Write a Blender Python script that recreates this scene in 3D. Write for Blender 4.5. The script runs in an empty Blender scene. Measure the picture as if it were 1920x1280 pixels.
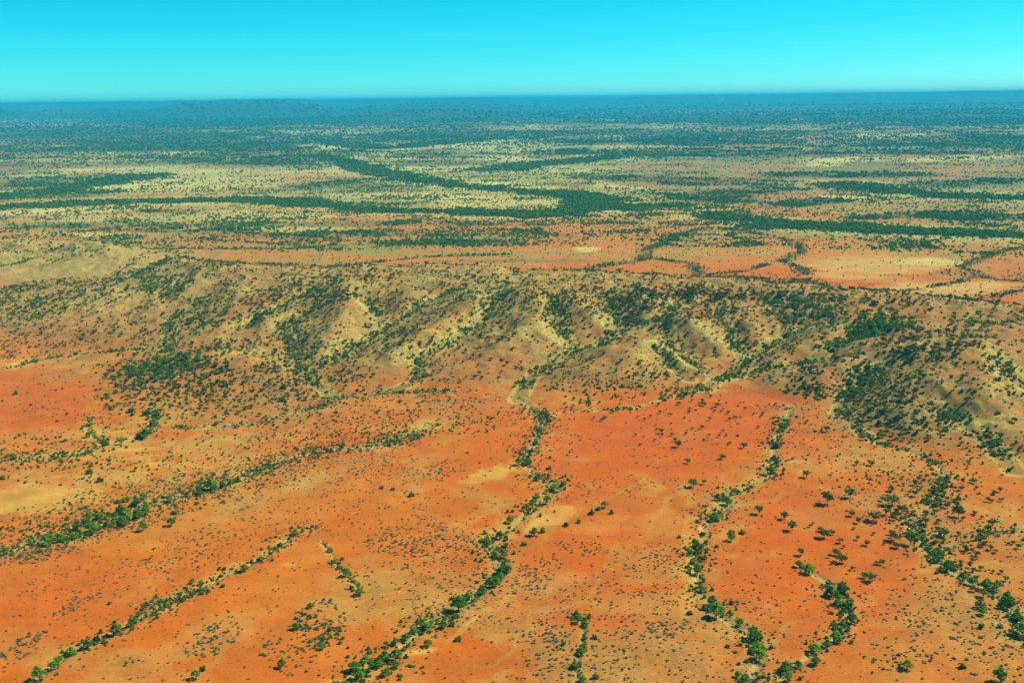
import bpy, math, random
import numpy as np
from mathutils import Matrix, Vector

# ------------------------------------------------------------------ camera, sky, sun, exposure
S = bpy.context.scene
H = 370.0                       # flying height over the plain (m)
W0, H0 = 1920.0, 1280.0         # size of the photograph, unit of the survey sheet below
FP = 960.0 / math.tan(math.radians(25.0))
PITCH = math.atan((640.0 - 185.0) / FP)
ROLL = math.radians(0.68)
_d = np.array([0, math.cos(PITCH), -math.sin(PITCH)])
_r0 = np.array([1.0, 0, 0]); _u0 = np.array([0, math.sin(PITCH), math.cos(PITCH)])
_r = _r0 * math.cos(ROLL) - _u0 * math.sin(ROLL)
_u = _u0 * math.cos(ROLL) + _r0 * math.sin(ROLL)
cam_data = bpy.data.cameras.new('camera')
cam_data.sensor_width = 36.0
cam_data.lens = 18.0 / math.tan(math.radians(25.0))
cam_data.clip_start = 1.0
cam_data.clip_end = 1200000.0
cam = bpy.data.objects.new('camera', cam_data)
S.collection.objects.link(cam)
cam.matrix_world = Matrix(((_r[0], _u[0], -_d[0], 0), (_r[1], _u[1], -_d[1], 0), (_r[2], _u[2], -_d[2], H), (0, 0, 0, 1)))
S.camera = cam

SUN_EL = math.radians(48.0)
SUN_AZ = math.radians(74.0)     # clockwise from the view direction (+Y): from the right, a little beyond
sun_dir = Vector((math.sin(SUN_AZ) * math.cos(SUN_EL), math.cos(SUN_AZ) * math.cos(SUN_EL), math.sin(SUN_EL)))
world = bpy.data.worlds.new('World'); S.world = world
world.use_nodes = True
wn = world.node_tree.nodes; wl = world.node_tree.links
for n in list(wn): wn.remove(n)
w_out = wn.new('ShaderNodeOutputWorld'); w_bg = wn.new('ShaderNodeBackground'); w_sky = wn.new('ShaderNodeTexSky')
w_sky.sky_type = 'NISHITA'; w_sky.sun_disc = False
w_sky.sun_elevation = SUN_EL; w_sky.sun_rotation = SUN_AZ
w_sky.altitude = 3000.0; w_sky.air_density = 1.0; w_sky.dust_density = 0.3; w_sky.ozone_density = 2.0
# the picture's hard, cyan colour balance: one tone curve per channel, the same over the whole sky
w_pow = wn.new('ShaderNodeVectorMath'); w_pow.operation = 'POWER'; w_pow.inputs[1].default_value = (3.5, 1.0, 1.0)
w_mul = wn.new('ShaderNodeVectorMath'); w_mul.operation = 'MULTIPLY'; w_mul.inputs[1].default_value = (0.0020, 1.09, 1.14)
w_bg.inputs['Strength'].default_value = 0.10
wl.new(w_sky.outputs[0], w_pow.inputs[0]); wl.new(w_pow.outputs[0], w_mul.inputs[0]); wl.new(w_mul.outputs[0], w_bg.inputs[0]); wl.new(w_bg.outputs[0], w_out.inputs[0])

sun_data = bpy.data.lights.new('sun', 'SUN')
sun_data.energy = 5.0; sun_data.angle = math.radians(0.53); sun_data.color = (1.0, 0.95, 0.86)
sun = bpy.data.objects.new('sun', sun_data); S.collection.objects.link(sun)
sun.rotation_euler = (-sun_dir).to_track_quat('-Z', 'Y').to_euler()
sun.location = (0, 0, 2000)

S.view_settings.view_transform = 'Standard'; S.view_settings.look = 'None'
S.view_settings.exposure = 0.26; S.view_settings.gamma = 1.0
S.view_settings.use_curve_mapping = False
S.render.engine = 'CYCLES'
S.cycles.use_denoising = True
try: S.cycles.denoiser = 'OPENIMAGEDENOISE'
except Exception: pass
S.cycles.max_bounces = 4; S.cycles.diffuse_bounces = 2; S.cycles.volume_bounces = 0
S.cycles.volume_step_rate = 4.0

rng = np.random.default_rng(11)
random.seed(11)

# ------------------------------------------------------------------ numeric helpers
def ground_at(u, v, h=0.0):
    """place on level h that the survey sheet shows at (u, v)"""
    u = np.asarray(u, float); v = np.asarray(v, float)
    a = (u - W0 / 2) / FP; b = -(v - H0 / 2) / FP
    dx = _d[0] + a * _r[0] + b * _u[0]; dy = _d[1] + a * _r[1] + b * _u[1]; dz = _d[2] + a * _r[2] + b * _u[2]
    t = (np.asarray(h, float) - H) / np.minimum(dz, -1e-4)
    return dx * t, dy * t

def sheet(x, y, h=0.0):
    z = h - H
    w = np.maximum(x * _d[0] + y * _d[1] + z * _d[2], 1e-3)
    return W0 / 2 + FP * (x * _r[0] + y * _r[1] + z * _r[2]) / w, H0 / 2 - FP * (x * _u[0] + y * _u[1] + z * _u[2]) / w

def sstep(a, b, x):
    t = np.clip((x - a) / (b - a), 0, 1)
    return t * t * (3 - 2 * t)

def _hash(ix, iy, seed):
    h = (ix.astype(np.int64) * 374761393 + iy.astype(np.int64) * 668265263 + seed * 974634777) & 0xffffffff
    h = ((h ^ (h >> 13)) * 1274126177) & 0xffffffff
    h = ((h ^ (h >> 16)) * 2246822519) & 0xffffffff
    return ((h ^ (h >> 15)) & 0xffff).astype(np.float32) / 65535.0

def vnoise(x, y, seed=0):
    ix = np.floor(x); iy = np.floor(y)
    fx = (x - ix).astype(np.float32); fy = (y - iy).astype(np.float32)
    fx = fx * fx * fx * (fx * (fx * 6 - 15) + 10); fy = fy * fy * fy * (fy * (fy * 6 - 15) + 10)
    a = _hash(ix, iy, seed); b = _hash(ix + 1, iy, seed); c = _hash(ix, iy + 1, seed); d = _hash(ix + 1, iy + 1, seed)
    return (a + (b - a) * fx) * (1 - fy) + (c + (d - c) * fx) * fy

def fbm(x, y, lam, octv=4, seed=0, gain=0.55):
    """-1..1"""
    s = np.zeros_like(x, dtype=np.float32); amp = 1.0; tot = 0.0
    for k in range(octv):
        ca, sa = math.cos(0.6 * k + seed), math.sin(0.6 * k + seed)
        s += amp * (vnoise((x * ca - y * sa) / lam + 31.7 * k, (x * sa + y * ca) / lam - 17.3 * k, seed * 13 + k) * 2 - 1)
        tot += amp; amp *= gain; lam *= 0.5
    return s / tot * 1.5

def poly_world(pts):
    p = np.array([(q + (0,))[:3] if len(q) == 2 else q for q in pts], float)
    x, y = ground_at(p[:, 0], p[:, 1], p[:, 2])
    return np.stack([x, y, p[:, 2]], 1)

def resample(P, step):
    out = []
    for a, b in zip(P[:-1], P[1:]):
        n = max(1, int(np.hypot(*(b - a)[:2]) / step))
        for k in range(n): out.append(a + (b - a) * k / n)
    out.append(P[-1])
    return np.array(out)

def poly_dist(x, y, P, reach):
    """distance to a line in metres, only worked out within reach"""
    d = np.full(x.shape, 1e6, np.float32)
    m = (x > P[:, 0].min() - reach) & (x < P[:, 0].max() + reach) & (y > P[:, 1].min() - reach) & (y < P[:, 1].max() + reach)
    if not m.any(): return d
    xs, ys = x[m], y[m]; best = np.full(xs.shape, 1e12)
    for a, b in zip(P[:-1], P[1:]):
        ex, ey = b[0] - a[0], b[1] - a[1]; L = ex * ex + ey * ey + 1e-9
        t = np.clip(((xs - a[0]) * ex + (ys - a[1]) * ey) / L, 0, 1)
        best = np.minimum(best, (xs - a[0] - t * ex) ** 2 + (ys - a[1] - t * ey) ** 2)
    d[m] = np.sqrt(best)
    return d

# ------------------------------------------------------------------ survey of the hill range: ridges and gullies (u, v, height)
CREST = [(318, 480, 54), (350, 491, 54), (400, 499, 55), (440, 502, 56), (530, 503, 56), (620, 505, 56), (700, 500, 58), (760, 497, 59), (840, 497, 59), (900, 499, 58),
         (980, 503, 57), (1080, 509, 55), (1200, 519, 54), (1300, 524, 54), (1400, 529, 54), (1500, 535, 54), (1560, 543, 54), (1640, 551, 53), (1720, 557, 52), (1800, 564, 50), (1920, 578, 48), (2050, 592, 42)]
GULLIES = {
 'a': [(250, 655, 4), (318, 660, 6), (318, 625, 10), (322, 600, 14), (333, 585, 18), (375, 562, 30), (400, 545, 38)],
 'b': [(630, 742, 0), (590, 722, 1), (565, 703, 3), (560, 675, 6), (545, 650, 9), (530, 615, 13), (548, 602, 18), (580, 590, 26), (610, 577, 36)],
 'c': [(440, 625, 12), (470, 611, 16), (505, 594, 20), (540, 575, 28), (570, 556, 36), (592, 540, 44)],
 'd': [(565, 703, 3), (620, 686, 5), (650, 666, 9), (690, 637, 13), (740, 608, 19), (765, 594, 24), (790, 571, 31), (830, 553, 38), (875, 540, 46)],
 'e': [(712, 612, 16), (705, 590, 23), (695, 570, 30), (683, 545, 41)],
 'f': [(720, 735, 0), (775, 717, 3), (790, 702, 5), (785, 682, 8), (800, 668, 10), (835, 650, 14), (880, 622, 19), (900, 605, 24), (922, 590, 29), (940, 570, 37), (955, 545, 46)],
 'g': [(970, 752, 0), (985, 722, 4), (1000, 700, 6), (1033, 680, 9), (1065, 666, 11), (1100, 654, 14), (1130, 640, 17), (1162, 627, 20), (1200, 613, 24), (1242, 601, 28), (1270, 575, 34), (1300, 556, 41), (1322, 540, 47)],
 'h': [(1082, 658, 13), (1060, 632, 19), (1045, 610, 25), (1033, 582, 33), (1037, 555, 43)],
 'i': [(1160, 626, 20), (1158, 602, 25), (1150, 580, 32), (1148, 552, 42)],
 'j': [(1320, 730, 1), (1347, 712, 3), (1375, 699, 5), (1400, 680, 8), (1430, 656, 12), (1465, 635, 17), (1476, 627, 20), (1512, 614, 26), (1545, 600, 33), (1578, 587, 42)],
 'k': [(1476, 627, 20), (1470, 601, 26), (1474, 576, 34), (1495, 556, 45)],
 'l': [(1398, 676, 8), (1378, 645, 14), (1360, 614, 22), (1350, 585, 32), (1355, 558, 43)],
 'm': [(1347, 712, 3), (1310, 686, 9), (1282, 665, 15), (1258, 641, 23), (1250, 620, 31), (1262, 600, 38)],
 'n': [(1292, 714, 2), (1262, 692, 8), (1242, 668, 17), (1226, 648, 27)],
 'o': [(1347, 712, 3), (1410, 697, 6), (1455, 690, 9), (1525, 676, 14), (1560, 656, 20), (1605, 634, 29), (1655, 614, 42)],
 'p': [(1575, 775, 1), (1588, 745, 4), (1600, 726, 8), (1620, 710, 13), (1650, 690, 23), (1690, 670, 35), (1725, 654, 46)],
 'q': [(1905, 885, 0), (1880, 852, 4), (1850, 821, 9), (1820, 796, 16), (1790, 775, 22), (1762, 748, 32)],
 'r': [(1990, 790, 12), (1930, 735, 22), (1895, 703, 31), (1867, 677, 40)],
}
RIDGES = [
 [(590, 690, 5), (605, 650, 22), (618, 615, 35), (638, 577, 45), (652, 545, 51), (660, 525, 55)],
 [(654, 546, 51), (672, 565, 45), (688, 588, 34), (704, 612, 20)],
 [(765, 582, 32), (755, 560, 42), (765, 535, 52)],
 [(690, 700, 7), (738, 660, 22), (790, 622, 34), (840, 592, 43), (885, 566, 48), (905, 540, 54)],
 [(860, 705, 8), (925, 655, 23), (968, 622, 34), (1002, 601, 40), (1012, 575, 46), (1000, 545, 53)],
 [(1002, 601, 40), (1030, 624, 31), (1066, 652, 17)],
 [(1075, 545, 52), (1092, 576, 44), (1115, 600, 36), (1140, 618, 27), (1155, 625, 22)],
 [(1205, 545, 52), (1215, 572, 43), (1212, 598, 31)],
 [(1285, 590, 47), (1298, 600, 45), (1321, 617, 38), (1346, 635, 29), (1370, 650, 19), (1390, 664, 11)],
 [(1225, 628, 37), (1240, 640, 34), (1262, 660, 27), (1292, 682, 17), (1328, 702, 7)],
 [(1212, 645, 33), (1240, 680, 18), (1275, 706, 6)],
 [(1060, 690, 17), (1110, 662, 30), (1150, 640, 38), (1190, 628, 41), (1225, 628, 37)],
 [(1150, 735, 5), (1165, 690, 22), (1180, 650, 38)],
 [(500, 600, 28), (480, 570, 38), (500, 545, 47), (520, 520, 54)],
 [(400, 640, 12), (430, 590, 32), (440, 560, 42), (450, 530, 51)],
 [(420, 690, 14), (400, 668, 22), (350, 668, 22), (440, 664, 23), (500, 680, 17), (540, 700, 8)],
 [(1415, 688, 10), (1470, 662, 22), (1520, 637, 32), (1572, 611, 43), (1610, 585, 50)],
 [(1405, 590, 42), (1412, 615, 33), (1418, 645, 20)],
 [(1440, 720, 8), (1500, 700, 18), (1545, 690, 26), (1600, 664, 38), (1660, 645, 48), (1720, 640, 53), (1780, 640, 55), (1838, 636, 56)],
 [(1560, 730, 12), (1545, 690, 26)],
 [(1640, 770, 12), (1700, 722, 30), (1750, 690, 45), (1800, 660, 54)],
 [(1690, 815, 5), (1708, 785, 16), (1730, 745, 31), (1768, 700, 46)],
 [(1850, 790, 18), (1855, 740, 38), (1845, 690, 48), (1840, 640, 56)],
 [(1838, 638, 56), (1860, 652, 51), (1890, 674, 43), (1920, 695, 35), (1990, 740, 24)],
 [(1846, 692, 48), (1872, 711, 41), (1902, 731, 34), (1935, 752, 27), (2000, 800, 14)],
 # the hills at the far left
 [(-160, 470, 30), (-60, 448, 44), (0, 443, 44), (40, 449, 42), (70, 460, 30), (100, 472, 14)],
 [(100, 485, 12), (130, 462, 34), (162, 452, 44), (205, 464, 38), (250, 478, 30), (290, 488, 20)],
 [(250, 478, 30), (180, 500, 17), (60, 515, 8)],
 [(200, 590, 14), (280, 570, 22), (340, 548, 36), (380, 525, 48)],
 [(100, 620, 10), (200, 615, 15), (280, 600, 20)],
]
FLAT = [   # foot of the hills
 [(-300, 700), (0, 690), (100, 700), (160, 735), (260, 770), (380, 785), (520, 765), (640, 748), (720, 742), (840, 742), (960, 765), (1040, 768), (1150, 766), (1280, 742), (1345, 728), (1440, 742), (1520, 765), (1575, 780), (1600, 803), (1645, 828), (1700, 842), (1752, 862), (1800, 900), (1900, 900), (2050, 930)],
 [(-300, 560), (0, 545), (120, 540), (200, 535), (260, 525)], [(-300, 640), (0, 640), (80, 655), (200, 655)], [(0, 480, 0), (90, 478, 3)], [(-250, 440), (0, 425), (150, 440), (300, 470)],
]
# relax a sheet over those lines (a tent hung on ridges and gullies)
GX0, GX1, GY0, GY1 = -1500.0, 1700.0, 820.0, 3400.0
def relax_height():
    crest = resample(poly_world(CREST), 5)
    back = crest.copy(); back[:, 1] += 250; back[:, 0] *= 1.04; back[:, 2] = 0
    half = crest.copy(); half[:, 1] += 90; half[:, 0] *= 1.015; half[:, 2] *= 0.72
    pts = [crest, back, half]
    for k, g in GULLIES.items(): pts.append(resample(poly_world(g), 4))
    for g in RIDGES: pts.append(resample(poly_world(g), 4))
    for g in FLAT: pts.append(resample(poly_world(g), 5))
    pts = np.concatenate(pts)
    hgt = None
    for cell in (80.0, 40.0, 20.0, 10.0, 5.0):
        nx = int((GX1 - GX0) / cell) + 1; ny = int((GY1 - GY0) / cell) + 1
        num = np.zeros((ny, nx)); den = np.zeros((ny, nx))
        i = np.clip(((pts[:, 0] - GX0) / cell + .5).astype(int), 0, nx - 1); j = np.clip(((pts[:, 1] - GY0) / cell + .5).astype(int), 0, ny - 1)
        np.add.at(num, (j, i), pts[:, 2]); np.add.at(den, (j, i), 1)
        fix = den > 0; val = np.where(fix, num / np.maximum(den, 1), 0)
        if hgt is None: hgt = np.zeros((ny, nx))
        else:
            jj = np.clip(np.arange(ny) / 2.0, 0, hgt.shape[0] - 1.001); ii = np.clip(np.arange(nx) / 2.0, 0, hgt.shape[1] - 1.001)
            j0 = jj.astype(int)[:, None]; i0 = ii.astype(int)[None]; fj = (jj - jj.astype(int))[:, None]; fi = (ii - ii.astype(int))[None]
            hgt = (hgt[j0, i0] * (1 - fi) + hgt[j0, i0 + 1] * fi) * (1 - fj) + (hgt[j0 + 1, i0] * (1 - fi) + hgt[j0 + 1, i0 + 1] * fi) * fj
        for it in range(220 if cell > 8 else 90):
            hgt[fix] = val[fix]
            c = np.pad(hgt, 1, mode='constant')
            hgt = 0.25 * (c[:-2, 1:-1] + c[2:, 1:-1] + c[1:-1, :-2] + c[1:-1, 2:])
    for it in range(4):
        c = np.pad(hgt, 1, mode='edge')
        hgt = 0.5 * hgt + 0.125 * (c[:-2, 1:-1] + c[2:, 1:-1] + c[1:-1, :-2] + c[1:-1, 2:])
    return hgt
HG = relax_height()
HB = HG.copy()                      # the range with its skirts, for soils and scrub that spill onto the plain
for _k in (4, 8, 16):
    for _ax in (0, 1):
        for _p in range(2): HB = (HB + np.roll(HB, _k, _ax) + np.roll(HB, -_k, _ax)) / 3
def hill_height(x, y, HG=HG):
    gx = np.clip((x - GX0) / 5.0, 0, HG.shape[1] - 1.001); gy = np.clip((y - GY0) / 5.0, 0, HG.shape[0] - 1.001)
    i = gx.astype(int); j = gy.astype(int); fx = gx - i; fy = gy - j
    z = (HG[j, i] * (1 - fx) + HG[j, i + 1] * fx) * (1 - fy) + (HG[j + 1, i] * (1 - fx) + HG[j + 1, i + 1] * fx) * fy
    inside = (x > GX0) & (x < GX1) & (y > GY0) & (y < GY1)
    edge = np.minimum(np.minimum(x - GX0, GX1 - x), np.minimum(y - GY0, GY1 - y))
    return np.where(inside, z * sstep(0, 150, edge), 0)

# far ranges: foot v (before the tilt of the horizon), breadth m, seed, crest line (u, v)
FAR_RANGES = [
 (203, 2600, 3, [(-400, 200), (-200, 197), (0, 194.5), (60, 193), (120, 191.5), (200, 193.5), (260, 192), (320, 190), (400, 189), (440, 187.5), (500, 186.5), (560, 185.5), (610, 188), (660, 187), (720, 186), (800, 184.5), (860, 184), (910, 183), (990, 187.5), (1100, 184), (1200, 182.5), (1300, 180.5), (1400, 178.5), (1600, 177), (1800, 174.5), (1920, 172), (2200, 169), (2500, 165)]),
 (213, 1900, 4, [(235, 219), (290, 206), (340, 199), (400, 195), (460, 193), (530, 194), (600, 199), (650, 206), (720, 216)]),
 (212, 1500, 5, [(-300, 214), (-100, 208), (60, 209), (200, 206), (330, 210)]),
 (210, 1500, 6, [(640, 208), (700, 199), (800, 196), (880, 195), (960, 198), (1060, 206)]),
 (222, 900, 8, [(630, 223), (700, 212), (780, 207), (860, 209), (950, 213), (1080, 221)]),
 (230, 700, 9, [(1120, 229), (1230, 221), (1300, 218), (1450, 215), (1600, 214), (1750, 214), (1920, 215), (2300, 213)]),
 (225, 900, 10, [(1500, 219), (1640, 211), (1760, 209), (1920, 209), (2300, 207)]),
 (237, 450, 11, [(860, 237), (980, 231), (1100, 230), (1200, 231), (1320, 233)]),
 (262, 260, 14, [(1460, 256), (1600, 253), (1800, 250), (2000, 249)]),
 (211, 2000, 18, [(1060, 207), (1300, 201), (1560, 197), (1800, 195), (2100, 192)])]
FAR_W = []
for (vb, br, sd, line) in FAR_RANGES:
    a = np.array(line, float)
    us = np.linspace(a[0, 0], a[-1, 0], 9 * len(a)); cv = np.interp(us, a[:, 0], a[:, 1]) + 1.1 * (vnoise(us / 55.0, us * 0 + sd, 5) * 2 - 1) + .7 * (vnoise(us / 21.0, us * 0 + sd, 6) * 2 - 1)
    vv = vb - 0.0119 * (us - 960)
    x, y = ground_at(us, vv)
    hh = np.maximum(vv - cv, 0) * np.sqrt(x * x + y * y + H * H) / FP
    hh = np.minimum(hh, 485.0)
    FAR_W.append((np.stack([x, y, hh], 1), br, sd))

def far_height(x, y):
    z = np.zeros_like(x)
    m = np.hypot(x, y) > 6000
    if not m.any(): return z
    xs, ys = x[m], y[m]; zz = np.zeros_like(xs)
    for P, br, sd in FAR_W:
        best = np.full(xs.shape, 1e14); hb = np.zeros_like(xs)
        for a, b in zip(P[:-1], P[1:]):
            ex, ey = b[0] - a[0], b[1] - a[1]; L = ex * ex + ey * ey
            t = np.clip(((xs - a[0]) * ex + (ys - a[1]) * ey) / L, 0, 1)
            d2 = (xs - a[0] - t * ex) ** 2 + (ys - a[1] - t * ey) ** 2
            k = d2 < best; best[k] = d2[k]; hb[k] = (a[2] + (b[2] - a[2]) * t)[k]
        near = best < (br * 3.2) ** 2
        if near.any():
            n = fbm(xs[near], ys[near], br * .9, 5, sd, .62)
            zz[near] = np.maximum(zz[near], hb[near] * np.exp(-best[near] / (br * br)) * np.clip(0.98 + 0.16 * n, .78, 1.0))
    z[m] = zz + 16.0 * fbm(xs, ys, 5200.0, 4, 41) * sstep(7000, 14000, np.hypot(xs, ys))
    return z

# ------------------------------------------------------------------ creeks of the plain (u, v), half width of the bed in metres
CREEKS = {
 'central': ([(975, 750), (1000, 768), (1020, 778), (1015, 800), (1000, 835), (982, 865), (1000, 890), (1035, 903), (1045, 915), (1020, 935), (990, 960), (960, 985), (938, 1003), (915, 1013), (925, 1038), (945, 1065), (920, 1093), (870, 1132), (835, 1155), (800, 1172), (765, 1202), (730, 1228), (700, 1240), (668, 1262), (640, 1285), (560, 1350)], 5.5),
 'winding': ([(1482, 765), (1465, 800), (1450, 835), (1450, 870), (1440, 893), (1400, 913), (1345, 936), (1365, 948), (1338, 970), (1318, 990), (1322, 1012), (1298, 1035), (1303, 1075), (1315, 1110), (1332, 1138), (1360, 1165), (1395, 1180), (1420, 1212), (1422, 1235), (1412, 1260), (1405, 1290), (1390, 1350)], 5.0),
 'branch': ([(1498, 1058), (1555, 1094), (1572, 1120), (1590, 1152), (1582, 1178), (1548, 1208), (1525, 1222), (1480, 1255), (1450, 1285), (1430, 1330)], 4.0),
 'corner': ([(1752, 862), (1770, 890), (1760, 920), (1738, 958), (1700, 978), (1718, 1003), (1752, 1040), (1778, 1066), (1820, 1092), (1860, 1106), (1890, 1134), (1912, 1168), (1935, 1200), (1990, 1260)], 5.0),
 'tributary': ([(2000, 965), (1920, 988), (1860, 1000), (1800, 1020), (1755, 1038)], 3.5),
 'slanting': ([(20, 1310), (74, 1268), (101, 1246), (134, 1222), (190, 1196), (240, 1170), (275, 1150), (315, 1130), (370, 1105), (430, 1072), (460, 1062), (490, 1043), (555, 998), (590, 985)], 3.5),
 'thicket': ([(-60, 1050), (0, 1036), (60, 1018), (120, 1008), (180, 988), (235, 972), (270, 945), (310, 935), (373, 922), (400, 911), (447, 898), (500, 872), (560, 852), (620, 842), (700, 838), (760, 815), (800, 800)], 8.0),
 'knoll': ([(-40, 868), (60, 856), (150, 850), (200, 832), (228, 828), (275, 812), (290, 785), (285, 765)], 4.0),
 'twig': ([(165, 780), (166, 800), (178, 815), (200, 830)], 2.5),
 'foot': ([(330, 802), (400, 798), (480, 789), (560, 774), (610, 760), (640, 746), (700, 737), (770, 735), (850, 735)], 3.5),
 'footright': ([(1575, 772), (1597, 803), (1645, 828), (1700, 842), (1752, 862)], 3.5),
 'dotted': ([(602, 1012), (622, 1040), (640, 1070), (665, 1092), (675, 1112)], 1.5),
 'gap': ([(1050, 772), (1110, 768), (1180, 766), (1270, 740), (1330, 728)], 3.0),
 'stub': ([(1083, 1150), (1096, 1172), (1090, 1222), (1077, 1255), (1095, 1285)], 2.0),
 # lines on the plain behind the range
 'back_a': ([(1925, 462), (1870, 474), (1830, 490), (1800, 502), (1850, 524), (1930, 532)], 9.0),
 'back_b': ([(1940, 542), (1870, 556), (1780, 566), (1700, 572)], 7.0),
 'back_c': ([(1380, 432), (1455, 445), (1490, 456), (1508, 472), (1466, 490), (1500, 500), (1512, 514)], 9.0),
 'back_d': ([(1080, 505), (1140, 497), (1205, 488), (1212, 470), (1250, 455), (1272, 440), (1335, 424)], 10.0),
 'back_e': ([(1205, 482), (1262, 490), (1300, 494), (1308, 515)], 9.0),
 'back_f': ([(1308, 515), (1370, 518), (1440, 524), (1510, 526), (1560, 538)], 8.0),
 'back_g': ([(1300, 518), (1400, 508), (1440, 496)], 4.0),
 'back_h': ([(1580, 543), (1700, 546), (1790, 532), (1830, 522)], 4.0),
 'back_i': ([(350, 490), (450, 494), (620, 500), (700, 492), (800, 482), (960, 478)], 7.0),
 'back_j': ([(270, 470), (400, 470), (560, 468), (620, 462), (640, 450), (560, 442), (500, 440)], 7.0),
 'back_k': ([(360, 450), (500, 458), (640, 470)], 5.0),
 'left_a': ([(-60, 545), (0, 541), (100, 538), (200, 528), (245, 512), (290, 486)], 4.0),
 'left_b': ([(-60, 620), (30, 600), (60, 585), (90, 565), (105, 556), (130, 552)], 4.0),
 'left_c': ([(40, 587), (100, 580), (200, 565), (270, 542)], 3.0),
 'left_d': ([(0, 614), (90, 600), (150, 590), (210, 575)], 3.0),
 'left_e': ([(-40, 698), (10, 692), (60, 678), (120, 668), (210, 662), (318, 656)], 4.0),
 'left_f': ([(-30, 514), (20, 510), (100, 490), (140, 470), (160, 455)], 6.0),
}
CRW = {k: (poly_world(p), w) for k, (p, w) in CREEKS.items()}
GUW = {k: poly_world(p) for k, p in GULLIES.items()}
RIVER = [  # gallery forest: (line, half width in sheet units above / below the middle)
 [(-80, 396), (0, 390), (150, 382), (300, 377), (450, 376), (560, 380), (650, 389), (740, 396), (850, 396), (950, 402), (1050, 402), (1100, 392), (1112, 378), (1085, 366), (1000, 360), (920, 354), (850, 347), (780, 337), (720, 326), (680, 314), (650, 303), (620, 296), (560, 291), (480, 296)],
 [(1110, 385), (1180, 390), (1250, 385)],
 [(1340, 404), (1450, 418), (1600, 427), (1760, 436), (1930, 443)],
 [(1575, 345), (1680, 358), (1780, 367), (1930, 372)],
 [(930, 318), (1000, 308), (1100, 300), (1180, 290), (1290, 292)],
 [(0, 368), (100, 358), (200, 340), (270, 330)],
 [(640, 270), (720, 278), (900, 262), (1000, 258)],
]
RIVW = [(poly_world(p), w) for p, w in zip(RIVER, (105, 110, 85, 120, 150, 110, 180))]

def ell(u, v, n, lst):
    """soft-edged patches of the survey sheet: (u, v, ru, rv, turn, weight)"""
    out = np.zeros(u.shape, np.float32)
    for (cu, cv, ru, rv, rot, wt) in lst:
        m = (np.abs(u - cu) < (ru + rv) * 1.7) & (np.abs(v - cv) < (ru * abs(math.sin(math.radians(rot))) + rv) * 1.9 + 2)
        if not m.any(): continue
        c, s = math.cos(math.radians(rot)), math.sin(math.radians(rot))
        du = u[m] - cu; dv = v[m] - cv
        r = np.sqrt(((du * c - dv * s) / ru) ** 2 + ((du * s + dv * c) / rv) ** 2)
        out[m] = np.maximum(out[m], wt * sstep(1.35, 0.55, r + 0.55 * n[m]))
    return out

CREAM = [(1035, 964, 44, 17, 22, 1), (1003, 982, 22, 8, 30, 1), (930, 884, 48, 15, 14, .9), (885, 1168, 62, 9, 36, .9), (800, 1219, 55, 5, 6, .9), (950, 1125, 40, 14, 38, .55), (730, 1072, 34, 7, 0, .5), (665, 1092, 30, 14, 0, .35),
 (1292, 1010, 14, 55, 0, .55), (1290, 1120, 14, 60, -8, .55), (1330, 955, 40, 9, 30, .7), (1370, 1010, 22, 28, 0, .45), (80, 926, 92, 21, 2, .95), (250, 884, 70, 12, 8, .45), (400, 832, 80, 10, 9, .4), (300, 852, 160, 20, 7, .22), (25, 681, 48, 8, 3, 1), (445, 664, 45, 9, -4, .95),
 (82, 462, 26, 7, -24, .9), (262, 489, 34, 9, -10, .75), (340, 486, 16, 6, -20, .7), (1090, 752, 30, 6, -8, .5), (1490, 866, 22, 4, 0, .6), (1840, 1250, 30, 10, 0, .45), (1210, 900, 40, 8, -25, .3), (580, 700, 30, 10, -40, .5), (540, 690, 20, 8, -40, .6), (500, 660, 24, 4, 0, .5), (990, 860, 50, 9, 20, .35), (545, 1058, 20, 5, 0, .4), (440, 1058, 20, 5, 10, .6), (600, 600, 60, 8, 28, .35),
 (420, 862, 70, 8, 9, .5), (180, 845, 120, 5, 4, .8), (1250, 975, 40, 20, 0, .35), (880, 975, 60, 8, 25, .3), (1130, 985, 60, 14, 10, .25)]
RED = [(1250, 830, 210, 62, 4, 1), (1330, 775, 150, 30, 5, 1), (60, 755, 130, 52, 5, .9), (1010, 850, 70, 50, 0, .5), (1500, 815, 80, 45, 0, .6), (300, 1090, 320, 55, 18, .35), (850, 1060, 80, 40, 20, .5), (1600, 1150, 150, 80, 0, .35), (1780, 980, 80, 30, 0, .5), (700, 780, 120, 20, 5, .5), (1240, 720, 80, 30, 10, .3), (650, 840, 160, 30, 5, .4), (1570, 975, 160, 60, 0, .3), (1670, 585, 120, 14, 0, .55), (1100, 770, 120, 14, 0, .5), (700, 700, 80, 20, 10, .35), (900, 690, 70, 24, 10, .35)]
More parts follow.
